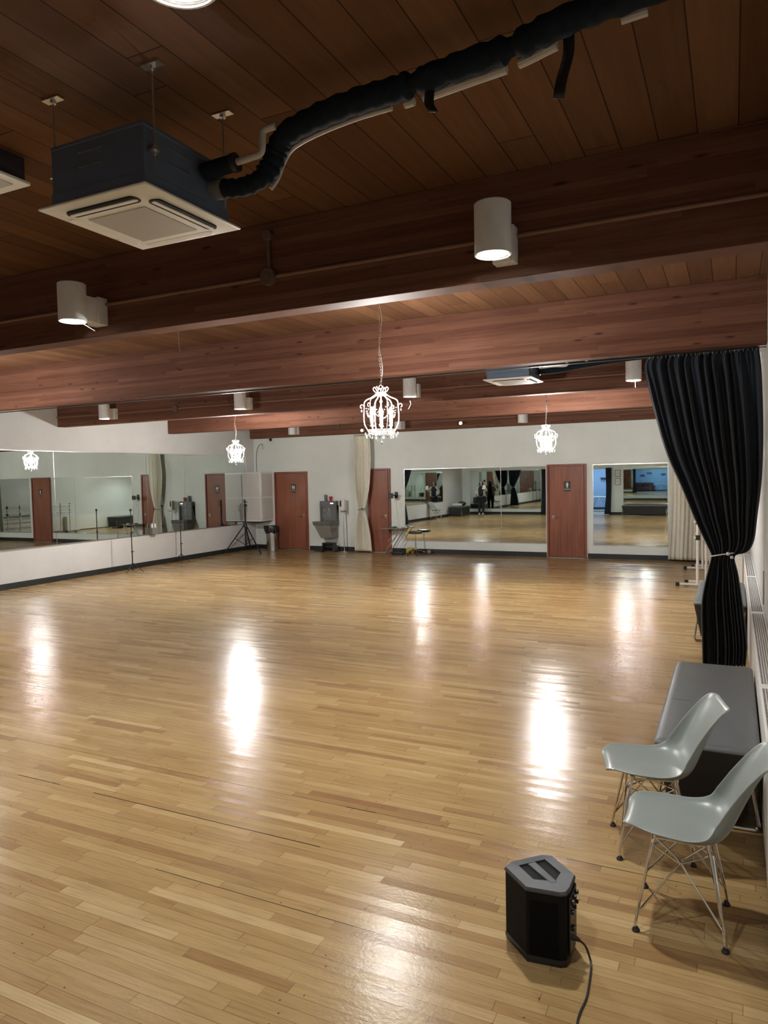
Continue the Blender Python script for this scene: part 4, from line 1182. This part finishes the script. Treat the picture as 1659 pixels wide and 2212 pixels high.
MB().lathe([(0, .0), (.150, .0), (.152, .01), (.152, .60), (0, .60)], seg=36).build('drum', M['steel'], t)
rnd = random.Random(2)
lb = MB(); prof_l = [(.148, .60), (.158, .655), (.165, .665), (.170, .65), (.176, .61), (.176, .54), (.168, .47)]
def fl_(u, v):
    i = v * (len(prof_l) - 1); i0 = min(int(i), len(prof_l) - 2); k_ = i - i0
    r_ = prof_l[i0][0] * (1 - k_) + prof_l[i0 + 1][0] * k_; z = prof_l[i0][1] * (1 - k_) + prof_l[i0 + 1][1] * k_
    a = 2 * PI * u
    r_ += (.008 * math.sin(a * 9 + v * 2) + .006 * math.sin(a * 17)) * (.3 + v) + (.05 * max(0, math.cos(a - 3.6)) ** 8 * math.sin(PI * v))
    if v > .7: z += .018 * (v - .7) / .3 * math.sin(a * 5 + 1)
    return (r_ * math.cos(a), r_ * math.sin(a), z)
lb.grid(fl_, 72, 12); lb.lathe([(0, .56), (.148, .60)], seg=36); lb.build('liner', M['bag'], t)
# ledge items at the left wall
tag(MB().box(XL + .008, XL + .07, 15.35, 15.50, .74, .81).build('outlet_box', M['grey_light'], bevel=.003), 'small grey outlet box on the mirror ledge near the corner', 'outlet box')
t = thing('bottle_caddy', 'small grey caddy on the left mirror ledge beside the nearer light stand', 'caddy', (XL + .065, 12.50, .725))
MB().box(-.055, .055, -.09, .09, .0, .145).build('box', M['grey_light'], t, bevel=.004)
for dy in (-.045, .045):
    bt = MB(); bt.lathe([(0, 0), (.024, 0), (.026, .05), (.020, .075), (.008, .105), (0, .108)], (0, 0, 0), 14)
    o = bt.build('white_bottle', M['white_plastic'], None, loc=(XL + .065, 12.50 + dy, .871)); tag(o, 'white cone bottle on the grey caddy, ' + ('left one' if dy < 0 else 'right one'), 'bottle', 'white bottles on the grey caddy')

# ------------------------------------------------------------------ water fountain and around it
t = thing('water_fountain', 'grey wall-mounted drinking fountain with bottle filler', 'fountain', (-9.6, YB, .4))
x0, x1 = -9.84, -9.35
pn = MB(); pn.box(x0, x1, YB - .10, YB, .80, 1.20); pn.box(x0, x1, YB - .14, YB, 1.20, 1.32); pn.box(x0, x0 + .04, YB - .14, YB, .80, 1.20); pn.box(x1 - .06, x1, YB - .14, YB, .80, 1.20)
pn.build('filler_panel', M['grey_plastic'], t, world=True, bevel=.004)
MB().box(-9.52, -9.43, YB - .1425, YB - .139, 1.245, 1.275).build('display', M['display'], t, world=True)
MB().box(x0 + .005, x1 - .005, YB - .143, YB - .139, 1.185, 1.20).build('chrome_strip', M['steel'], t, world=True)
lg = MB()
bx_ = -9.585
lg.tube([(bx_ - .035, YB - .102, .92), (bx_ - .035, YB - .102, 1.05), (bx_ - .012, YB - .102, 1.09), (bx_ - .012, YB - .102, 1.13), (bx_ + .012, YB - .102, 1.13), (bx_ + .012, YB - .102, 1.09), (bx_ + .035, YB - .102, 1.05), (bx_ + .035, YB - .102, .92)], .003, 6, closed=True)
for zz, dz in ((1.06, .025), (.95, -.02)):
    lg.tube([(bx_ - .16, YB - .102, zz), (bx_ - .13, YB - .102, zz + dz), (bx_ - .12, YB - .102, zz)], .003, 6)
lg.build('bottle_emblem', M['sign_white'], t, world=True)
bs = MB(); yf = 16.03
bs.hexa([(-9.86, yf + .02, .70), (-9.36, yf + .02, .70), (-9.34, YB, .70), (-9.86, YB, .70)], [(-9.88, yf, .80), (-9.36, yf, .80), (-9.34, YB, .80), (-9.88, YB, .80)])
bs.build('basin', M['grey_plastic'], t, world=True, bevel=.012, seg=3)
MB().box(-9.84, -9.40, yf + .04, YB - .16, .796, .803).build('basin_top', M['steel'], t, world=True, bevel=.003)
lb_ = MB(); lb_.hexa([(-9.70, yf + .13, .36), (-9.37, yf + .13, .36), (-9.37, YB, .36), (-9.70, YB, .36)], [(-9.84, yf + .03, .70), (-9.37, yf + .03, .70), (-9.37, YB, .70), (-9.84, YB, .70)])
lb_.build('lower_shroud', M['grey_light'], t, world=True, bevel=.01)
MB().box(-9.368, -9.364, 16.15, 16.40, .52, .62).build('side_vent', M['grey_plastic'], t, world=True)
MB().tube(smooth_path([(-9.62, 16.24, .80), (-9.62, 16.24, .86), (-9.63, 16.20, .885), (-9.64, 16.17, .87)], 4), .010, 8).build('bubbler', M['chrome'], t, world=True)
cu = MB().lathe([(0, 0), (.030, 0), (.045, .115), (.047, .118), (.043, .118), (.029, .006), (0, .006)], seg=24).build('red_cup', M['red'], None, loc=(-9.545, YB - .07, 1.32))
tag(cu, 'red plastic cup on top of the water fountain', 'cup')
cu = MB().lathe([(0, 0), (.033, 0), (.036, .15), (.038, .152), (.038, .165), (.0, .167)], seg=24).build('tumbler', M['bluegrey'], None, loc=(-9.70, YB - .07, 1.32))
tag(cu, 'blue-grey tumbler on top of the water fountain, left of the red cup', 'tumbler')
t = thing('step_stool', 'small black plastic step stool under the water fountain', 'step stool', (-9.50, 16.25, 0))
MB().box(-.17, .17, -.10, .10, .205, .235).build('top', M['black'], t, bevel=.01)
for sx in (-1, 1):
    g = MB(); g.hexa([(sx * .20 - .03, -.14, 0), (sx * .20 + .03, -.14, 0), (sx * .20 + .03, .14, 0), (sx * .20 - .03, .14, 0)], [(sx * .14 - .02, -.09, .205), (sx * .14 + .02, -.09, .205), (sx * .14 + .02, .09, .205), (sx * .14 - .02, .09, .205)])
    g.build('side', M['black'], t, bevel=.005)
MB().box(-.13, .13, -.012, .012, .10, .20).build('stretcher', M['black'], t)
t = tag(MB().box(-9.98, -9.80, 16.28, 16.40, 0, .018).build('small_tray', M['black'], bevel=.004), 'tiny dark tray on the floor left of the step stool', 'tray')
t = thing('sanitizer_dispenser', 'white hand sanitizer dispenser on a thin metal pole', 'dispenser', (-9.10, 16.34, 0))
MB().cyl((0, 0, .01), (-.02, .02, 1.04), .013, 12).build('pole', M['alu'], t)
MB().lathe([(0, 0), (.11, 0), (.11, .006), (.02, .012), (0, .012)], seg=24).build('base', M['alu'], t)
MB().box(-.10, .06, -.07, .06, 1.075, 1.36).build('dispenser_body', M['white_plastic'], t, bevel=.02, seg=3)
MB().box(-.075, -.025, -.076, -.068, 1.18, 1.335).build('window', M['black'], t, bevel=.008)
MB().box(-.06, .07, -.08, .05, 1.04, 1.052).build('drip_tray', M['grey_plastic'], t, bevel=.003)

# bracket with little screen, outlet, folding table
t = thing('wall_bracket', 'black swing-arm wall bracket holding a small screen, right of the narrow door', 'bracket', (-7.66, YB, 1.46))
MB().box(-7.70, -7.62, YB - .03, YB, 1.38, 1.54).build('wall_plate', M['black'], t, world=True, bevel=.003)
MB().tube([(-7.66, YB - .03, 1.46), (-7.56, YB - .14, 1.46), (-7.66, YB - .22, 1.46)], .012, 8).build('arm', M['black_metal'], t, world=True)
MB().box(-7.78, -7.64, YB - .25, YB - .23, 1.385, 1.515).build('screen', M['black'], t, world=True, bevel=.004)
tag(MB().box(-7.585, -7.515, YB - .008, YB, 1.14, 1.26).build('wall_outlet', M['white_plastic'], bevel=.003), 'white wall outlet plate below the swing-arm bracket', 'outlet')
tag(MB().tube(smooth_path([(-7.66, YB - .03, 1.38), (-7.655, YB - .012, 1.1), (-7.62, YB - .012, .8), (-7.60, YB - .02, .66)], 5), .004, 6).build('screen_cable', M['white_plastic']), 'thin white cable running down the wall from the swing-arm bracket', 'cable')
t = thing('folding_table', 'small grey folding table with crossed legs against the back wall', 'table', (-7.62, 16.3, 0))
MB().box(-7.92, -7.34, 16.10, 16.49, .625, .645).build('table_top', M['grey_light'], t, world=True, bevel=.004)
for yy in (16.13, 16.45):
    MB().tube([(-7.40, yy, .62), (-7.84, yy, .01)], .011, 8).build('leg', M['alu'], t, world=True)
    MB().tube([(-7.52, yy - .02, .62), (-7.72, yy - .02, .30)], .008, 8).build('strut', M['alu'], t, world=True)
MB().tube([(-7.84, 16.13, .012), (-7.84, 16.45, .012)], .011, 8).build('foot_bar', M['alu'], t, world=True)
for (x, y, w_, d_, h_, mm, lab, nm) in ((-7.74, 16.30, .10, .07, .02, 'green', 'flat green packet on the folding table', 'packet'), (-7.60, 16.22, .06, .06, .045, 'green', 'small green pot on the folding table', 'pot'), (-7.46, 16.26, .08, .06, .03, 'white_plastic', 'small white box on the folding table', 'small_box'), (-7.66, 16.38, .09, .05, .03, 'grey_plastic', 'small grey case on the folding table', 'small_case')):
    tag(MB().box(-w_ / 2, w_ / 2, -d_ / 2, d_ / 2, 0, h_).build(nm, M[mm], None, loc=(x, y, .645), bevel=.005), lab, nm.replace('_', ' '))
tag(MB().box(-.10, .10, -.06, .06, 0, .14).build('yellow_bag', M['yellow'], None, loc=(-7.26, 16.42, 0), bevel=.02), 'crumpled yellow bag on the floor under the folding table', 'bag')
# round stool
t = thing('rolling_stool', 'round black rolling stool with chrome base before the back wall mirror', 'stool', (-7.035, 16.24, 0))
MB().lathe([(0, .515), (.155, .515), (.168, .525), (.170, .55), (.160, .568), (.12, .575), (0, .577)], seg=32).build('seat', M['vinyl_dark'], t)
MB().tube([(0, 0, .10), (0, 0, .30), (0, 0, .301), (0, 0, .515)], [.022, .022, .013, .013], 14).build('column', M['chrome'], t)
for i in range(5):
    a = 2 * PI * i / 5 + .2; c_, s_ = math.cos(a), math.sin(a)
    g = MB(); g.tube(smooth_path([(0, 0, .12), (.08 * c_, .08 * s_, .115), (.17 * c_, .17 * s_, .085), (.215 * c_, .215 * s_, .06)], 4), [.018] + [.013] * 11 + [.010], 8); go = g.build('leg', M['chrome'], t)
    k = MB(); k.tube([(.215 * c_ - .012 * s_, .215 * s_ + .012 * c_, .026), (.215 * c_ + .012 * s_, .215 * s_ - .012 * c_, .026)], .025, 12); k.build('caster', M['black'], go)
t = thing('shoes_pile', 'pair of black shoes on the floor by the folding table foot', 'shoes', (-7.50, 16.36, 0))
for dx in (-.06, .05):
    s_ = MB(); s_.ball((0, 0, .035), .05, 12, (.9, 2.2, .7)); s_.ball((0, .06, .055), .04, 10, (.9, 1.1, .9)); o = s_.build('shoe', M['black'], t); o.location = (dx, 0, 0); o.rotation_euler = (0, 0, 1.2)
tag(MB().ball((0, 0, .055), .055, 18).build('grey_ball', M['grey_light'], None, loc=(-6.74, 16.38, 0)), 'small grey ball on the floor right of the rolling stool', 'ball')
tag(MB().box(-.16, .16, -.05, .05, 0, .06).build('folded_bag', M['black'], None, loc=(-7.46, 16.10, 0), bevel=.02), 'flat black bag on the floor left of the rolling stool', 'bag')

# ------------------------------------------------------------------ ballet barres
def barre(label, x, y0, y1, dx):
    t = thing('ballet_barre', label, 'barre', (x, (y0 + y1) / 2, 0), 0, 'portable white ballet barres')
    for yy in (y0 + .04, y1 - .04):
        MB().cyl((x, yy, .04), (x, yy, 1.16), .024, 14).build('post', M['white_metal'], t, world=True)
        MB().box(x - .31, x + .20, yy - .02, yy + .02, .022, .055).build('foot_bar', M['white_metal'], t, world=True, bevel=.004)
        for xx in (x - .31, x + .20):
            MB().box(xx - .03, xx + .03, yy - .027, yy + .027, 0, .062).build('rubber_cap', M['black'], t, world=True, bevel=.004)
        for zz in (.82, 1.08):
            MB().cyl((x, yy, zz - .04), (x, yy, zz + .04), .034, 12).build('clamp', M['black'], t, world=True)
    for zz in (.82, 1.08):
        MB().cyl((x - .045 + dx, y0, zz), (x - .045 + dx, y1, zz), .021, 12).build('rail', M['white_metal'], t, world=True)
    return t
barre('white portable ballet barre by the right wall, nearer one', -.52, 12.92, 15.2, 0)
barre('white portable ballet barre by the right wall, farther one', -.40, 13.25, 15.62, .09)

# ------------------------------------------------------------------ rear wall items and side room
for (z0, z1, lab) in ((1.70, 2.0, 'upper framed paper beside the rear opening'), (1.33, 1.64, 'lower framed paper beside the rear opening')):
    t = thing('framed_paper', lab, 'picture', (-4.64, YR, z0), 0, 'framed papers on the rear wall')
    MB().box(-4.76, -4.52, YR, YR + .018, z0, z1).build('picture_frame', M['black'], t, world=True, bevel=.002)
    MB().box(-4.74, -4.54, YR + .0182, YR + .020, z0 + .02, z1 - .02).build('paper', M['paper'], t, world=True)
    MB().box(-4.66, -4.62, YR + .0202, YR + .021, (z0 + z1) / 2 - .02, (z0 + z1) / 2 + .02).build('printed_mark', M['grey_plastic'], t, world=True)
tag(MB().box(-4.72, -4.56, YR, YR + .008, 1.17, 1.25).build('light_switch', M['white_plastic'], bevel=.002), 'white double light switch below the framed papers', 'switch')
t = thing('leather_sofa', 'dark brown leather sofa against the pale blue wall of the side room', 'sofa', (-7.7, -4.75, 0))
MB().box(-1.0, 1.0, -.38, .42, .08, .42).build('seat', M['leather'], t, bevel=.05, seg=3)
for sx in (-.49, .49): MB().box(sx - .48, sx + .48, -.42, -.20, .40, .84).build('back_cushion', M['leather'], t, bevel=.07, seg=3)
for sx in (-1.0, 1.0): MB().box(sx - .12, sx + .12, -.40, .42, .08, .60).build('armrest', M['leather'], t, bevel=.06, seg=3)
t = thing('side_table', 'white table with slanted metal legs in the side room', 'table', (-5.9, -3.4, 0))
MB().box(-.55, .55, -.35, .35, .70, .73).build('table_top', M['white_plastic'], t, bevel=.004)
for sx in (-1, 1):
    for sy in (-1, 1): MB().tube([(sx * .1, sy * .3, .70), (sx * .42, sy * .3, .01)], .014, 8).build('leg', M['alu'], t)
for (x, z, lab) in ((-7.7, 1.55, 'left'), (-7.1, 1.75, 'second from left'), (-5.9, 1.62, 'third from left'), (-5.3, 1.80, 'right')):
    t = thing('wall_ornament', 'dark hanging wall ornament in the side room, ' + lab, 'ornament', (x, -5.2, z), 0, 'dark ornaments on the blue wall')  # unlit shelf with hanging pieces, an ornament that gives no light
    MB().box(-.22, .22, 0, .10, -.02, .02).build('shelf', M['black_metal'], t)
    for k in range(4):
        MB().cyl((-.17 + k * .11, .05, -.02), (-.17 + k * .11, .05, -.14 - .03 * (k % 2)), .022, 8).build('pendant', M['grey_plastic'], t)
la = bpy.data.lights.new('side_room_lamp', 'AREA'); la.shape = 'RECTANGLE'; la.size = 2.4; la.size_y = .5; la.energy = 120; la.color = (.72, .86, 1.0)
lo = bpy.data.objects.new('side_room_lamp', la); C.objects.link(lo); lo.location = (-6.2, -3.4, 2.97); lo['kind'] = 'helper'
bm_ = MB().box(-7.4, -5.0, -3.65, -3.15, 2.975, 3.0); tag(bm_.build('ceiling_light', M['white_plastic']), 'flat ceiling light of the side room', 'light')

# bags on the corner bench
bg = MB().ball((0, 0, .108), .16, 16, (1.3, .9, .68)); tag(bg.build('black_handbag', M['black'], None, loc=(-11.55, .75, .462)), 'black soft bag lying on the rear corner bench', 'bag')
bg = MB().box(-.22, .22, -.16, .16, 0, .14); tag(bg.build('cream_tote', M['jacket'], None, loc=(-11.62, 1.25, .456), bevel=.05), 'cream folded tote lying on the rear corner bench', 'bag')

# ------------------------------------------------------------------ the standing woman (seen in the back mirror)
def skin_obj(name, verts, edges, radii, mat, parent, root=0, sub=2):
    me = bpy.data.meshes.new(name); me.from_pydata(verts, edges, [])
    o = bpy.data.objects.new(name, me); C.objects.link(o); o.parent = parent
    m = o.modifiers.new('skin', 'SKIN'); m.use_smooth_shade = True
    sv = me.skin_vertices[0].data if me.skin_vertices else None
    if sv is None:
        bpy.context.view_layer.objects.active = o
        sv = me.skin_vertices[0].data
    for i, r in enumerate(radii):
        sv[i].radius = r if isinstance(r, tuple) else (r, r); sv[i].use_root = (i == root)
    s2 = o.modifiers.new('sub', 'SUBSURF'); s2.levels = sub; s2.render_levels = sub
    me.materials.append(mat)
    return o
wt = thing('person', 'standing person in cream jacket holding up a paper, seen in the back mirror', 'person', (-10.8, .12, 0), PI)
# local: faces -y ; after the half-turn the figure looks toward +y
V = [(0, 0, .93), (0, 0, 1.05), (0, .01, 1.20), (0, .01, 1.34), (0, 0, 1.43), (0, -.01, 1.50), (0, -.012, 1.60),   # 0-6 spine, head top
     (.09, 0, .88), (.10, -.01, .50), (.10, .01, .10), (.10, -.09, .04),      # 7-10 leg
     (-.09, 0, .88), (-.09, -.01, .50), (-.08, .01, .10), (-.08, -.09, .04),  # 11-14
     (.16, .01, 1.35), (.24, .03, 1.12), (.26, -.10, .98), (.255, -.15, .94),        # 15-18 arm down
     (-.16, .01, 1.35), (-.23, .0, 1.13), (-.24, -.20, 1.22), (-.235, -.255, 1.26)]      # 19-22 arm raised
E_ = [(0, 1), (1, 2), (2, 3), (3, 4), (4, 5), (5, 6), (0, 7), (7, 8), (8, 9), (9, 10), (0, 11), (11, 12), (12, 13), (13, 14), (3, 15), (15, 16), (16, 17), (17, 18), (3, 19), (19, 20), (20, 21), (21, 22)]
Rr_ = [(.11, .08), (.09, .065), (.10, .07), (.10, .065), (.045, .045), (.068, .078), (.060, .070), .075, .052, .036, .034, .075, .052, .036, .034, .045, .038, .028, .024, .045, .038, .028, .024]
# five fingers and a thumb side for each hand, rooted in the palm
for hand, wx in ((18, .255), (22, -.235)):
    p = Vector(V[hand]); el = Vector(V[hand - 1]); dr = (p - el).normalized()
    side = dr.cross(Vector((1, 0, 0))).normalized()
    for k in range(5):
        o_ = (k - 1.7) * .017
        n0 = len(V)
        if k == 4:
            a = p + dr * .01 + side * .035; b2 = a + dr * .03 + side * .02 + Vector((0, 0, -.005))
        else:
            a = p + dr * .055 + side * o_; b2 = a + dr * (.045 - .004 * abs(k - 1)) + Vector((.012, 0, -.014))
        V += [tuple(a), tuple(b2)]; E_ += [(hand, n0), (n0, n0 + 1)]; Rr_ += [.009, .0075]
skin_obj('body', V, E_, Rr_, M['skin'], wt)
def inflate(ids, edges, radii, name, mat):
    vs = [V[i] if isinstance(i, int) else i for i in ids]
    return skin_obj(name, vs, edges, radii, mat, wt)
inflate([(0, 0, .99), (.085, 0, .87), (.10, -.01, .50), (.10, .01, .09), (-.09, 0, .86), (-.09, -.01, .50), (-.08, .01, .09)], [(0, 1), (1, 2), (2, 3), (0, 4), (4, 5), (5, 6)], [(.165, .125), (.115, .12), .072, .056, (.115, .12), .072, .056], 'trousers', M['trousers'])
inflate([(0, 0, .84), (0, 0, 1.12), (0, .005, 1.33), (0, 0, 1.42)], [(0, 1), (1, 2), (2, 3)], [(.175, .15), (.16, .135), (.15, .11), (.06, .06)], 'top', M['top'])
inflate([(0, .045, 1.30), (0, .04, 1.10), (0, .04, .86), (.16, .02, 1.34), (.25, .03, 1.12), (.265, -.09, .99), (-.16, .02, 1.34), (-.24, .0, 1.13), (-.245, -.17, 1.205), (.14, -.02, 1.10), (.14, -.01, .86), (-.14, -.02, 1.10), (-.14, -.01, .86)],
        [(0, 1), (1, 2), (0, 3), (3, 4), (4, 5), (0, 6), (6, 7), (7, 8), (1, 9), (9, 10), (1, 11), (11, 12)], [(.17, .075), (.17, .075), (.165, .08), .085, .078, .062, .085, .078, .062, (.06, .10), (.06, .10), (.06, .10), (.06, .10)], 'jacket', M['jacket'])
inflate([(0, .03, 1.61), (0, .06, 1.50), (0, .085, 1.36), (0, .09, 1.20), (.075, .0, 1.50), (.085, -.02, 1.34), (-.075, .0, 1.50), (-.085, -.02, 1.34), (.08, -.06, 1.20), (-.08, -.06, 1.20)],
        [(0, 1), (1, 2), (2, 3), (1, 4), (4, 5), (1, 6), (6, 7), (5, 8), (7, 9)], [(.078, .07), (.085, .06), (.10, .05), (.08, .035), .035, .04, .035, .04, .03, .03], 'hair', M['hair'])
fc = MB(); fc.ball((0, -.094, 1.505), .014, 8, (.8, 1, 1.2)); fc.build('nose', M['skin'], wt)
fc = MB(); fc.box(-.022, .022, -.088, -.080, 1.462, 1.470); fc.build('mouth', plain('lips', (.35, .10, .09), .5), wt, bevel=.002)
for sx in (-1, 1):
    fc = MB(); fc.ball((sx * .028, -.082, 1.532), .009, 8, (1.3, .6, .7)); fc.build('eye', M['hair'], wt)
    fc = MB(); fc.ball((sx * .09, -.05, .035), .05, 12, (.95, 2.3, .75)); fc.build('shoe', M['sneaker'], wt)
hbag = MB(); hbag.box(.22, .36, -.18, .18, .55, .85); hb_ = hbag.build('shoulder_bag', M['black'], None, bevel=.05, seg=3)
hb_.location = (-10.8, .12, 0); hb_.rotation_euler = (0, 0, PI); tag(hb_, 'large black bag carried at the standing person\'s side', 'bag')
st_ = MB(); st_.tube(smooth_path([(.29, -.12, .84), (.25, -.06, 1.05), (.20, 0, 1.40), (.25, .06, 1.05), (.29, .12, .84)], 5), .008, 6); st_.build('strap', M['black'], hb_)
pp = MB(); pp.box(-.10, .04, -.003, .003, -.02, .18); po = pp.build('held_paper', M['paper'], None); po.location = (-10.8 + .25, .12 + .34, 1.24); po.rotation_euler = (.3, .2, 0)
tag(po, 'white paper held up by the standing person', 'paper')

# ------------------------------------------------------------------ world, camera, view
wd = bpy.data.worlds.new('world'); SC.world = wd; wd.use_nodes = True
bg = wd.node_tree.nodes['Background']; bg.inputs[0].default_value = (.05, .05, .055, 1); bg.inputs[1].default_value = .2

cam = bpy.data.cameras.new('camera'); co_ = bpy.data.objects.new('camera', cam); C.objects.link(co_); SC.camera = co_
yaw, pitch, roll, f_px = 4.52022171e-01, -4.97519797e-02, -2.07432085e-02, 1553.32
fwd = Vector((-math.sin(yaw) * math.cos(pitch), math.cos(yaw) * math.cos(pitch), math.sin(pitch)))
rt = Vector((math.cos(yaw), math.sin(yaw), 0)); up = rt.cross(fwd)
r2 = rt * math.cos(roll) + up * math.sin(roll); u2 = up * math.cos(roll) - rt * math.sin(roll)
mw = Matrix((( r2.x, u2.x, -fwd.x, 0), (r2.y, u2.y, -fwd.y, 0), (r2.z, u2.z, -fwd.z, 1.944), (0, 0, 0, 1)))
co_.matrix_world = mw
cam.sensor_fit = 'VERTICAL'; cam.sensor_height = 24; cam.sensor_width = 18; cam.lens = 24 * f_px / 2212
cam.clip_start = .05; cam.clip_end = 200

SC.view_settings.view_transform = 'Standard'; SC.view_settings.look = 'None'; SC.view_settings.gamma = 1; SC.view_settings.use_curve_mapping = False
SC.view_settings.exposure = 0.2
cy = SC.cycles
cy.use_denoising = True
try: cy.denoiser = 'OPENIMAGEDENOISE'
except Exception: pass
cy.max_bounces = 10; cy.diffuse_bounces = 5; cy.glossy_bounces = 7; cy.sample_clamp_indirect = 150; cy.caustics_reflective = False; cy.blur_glossy = .2
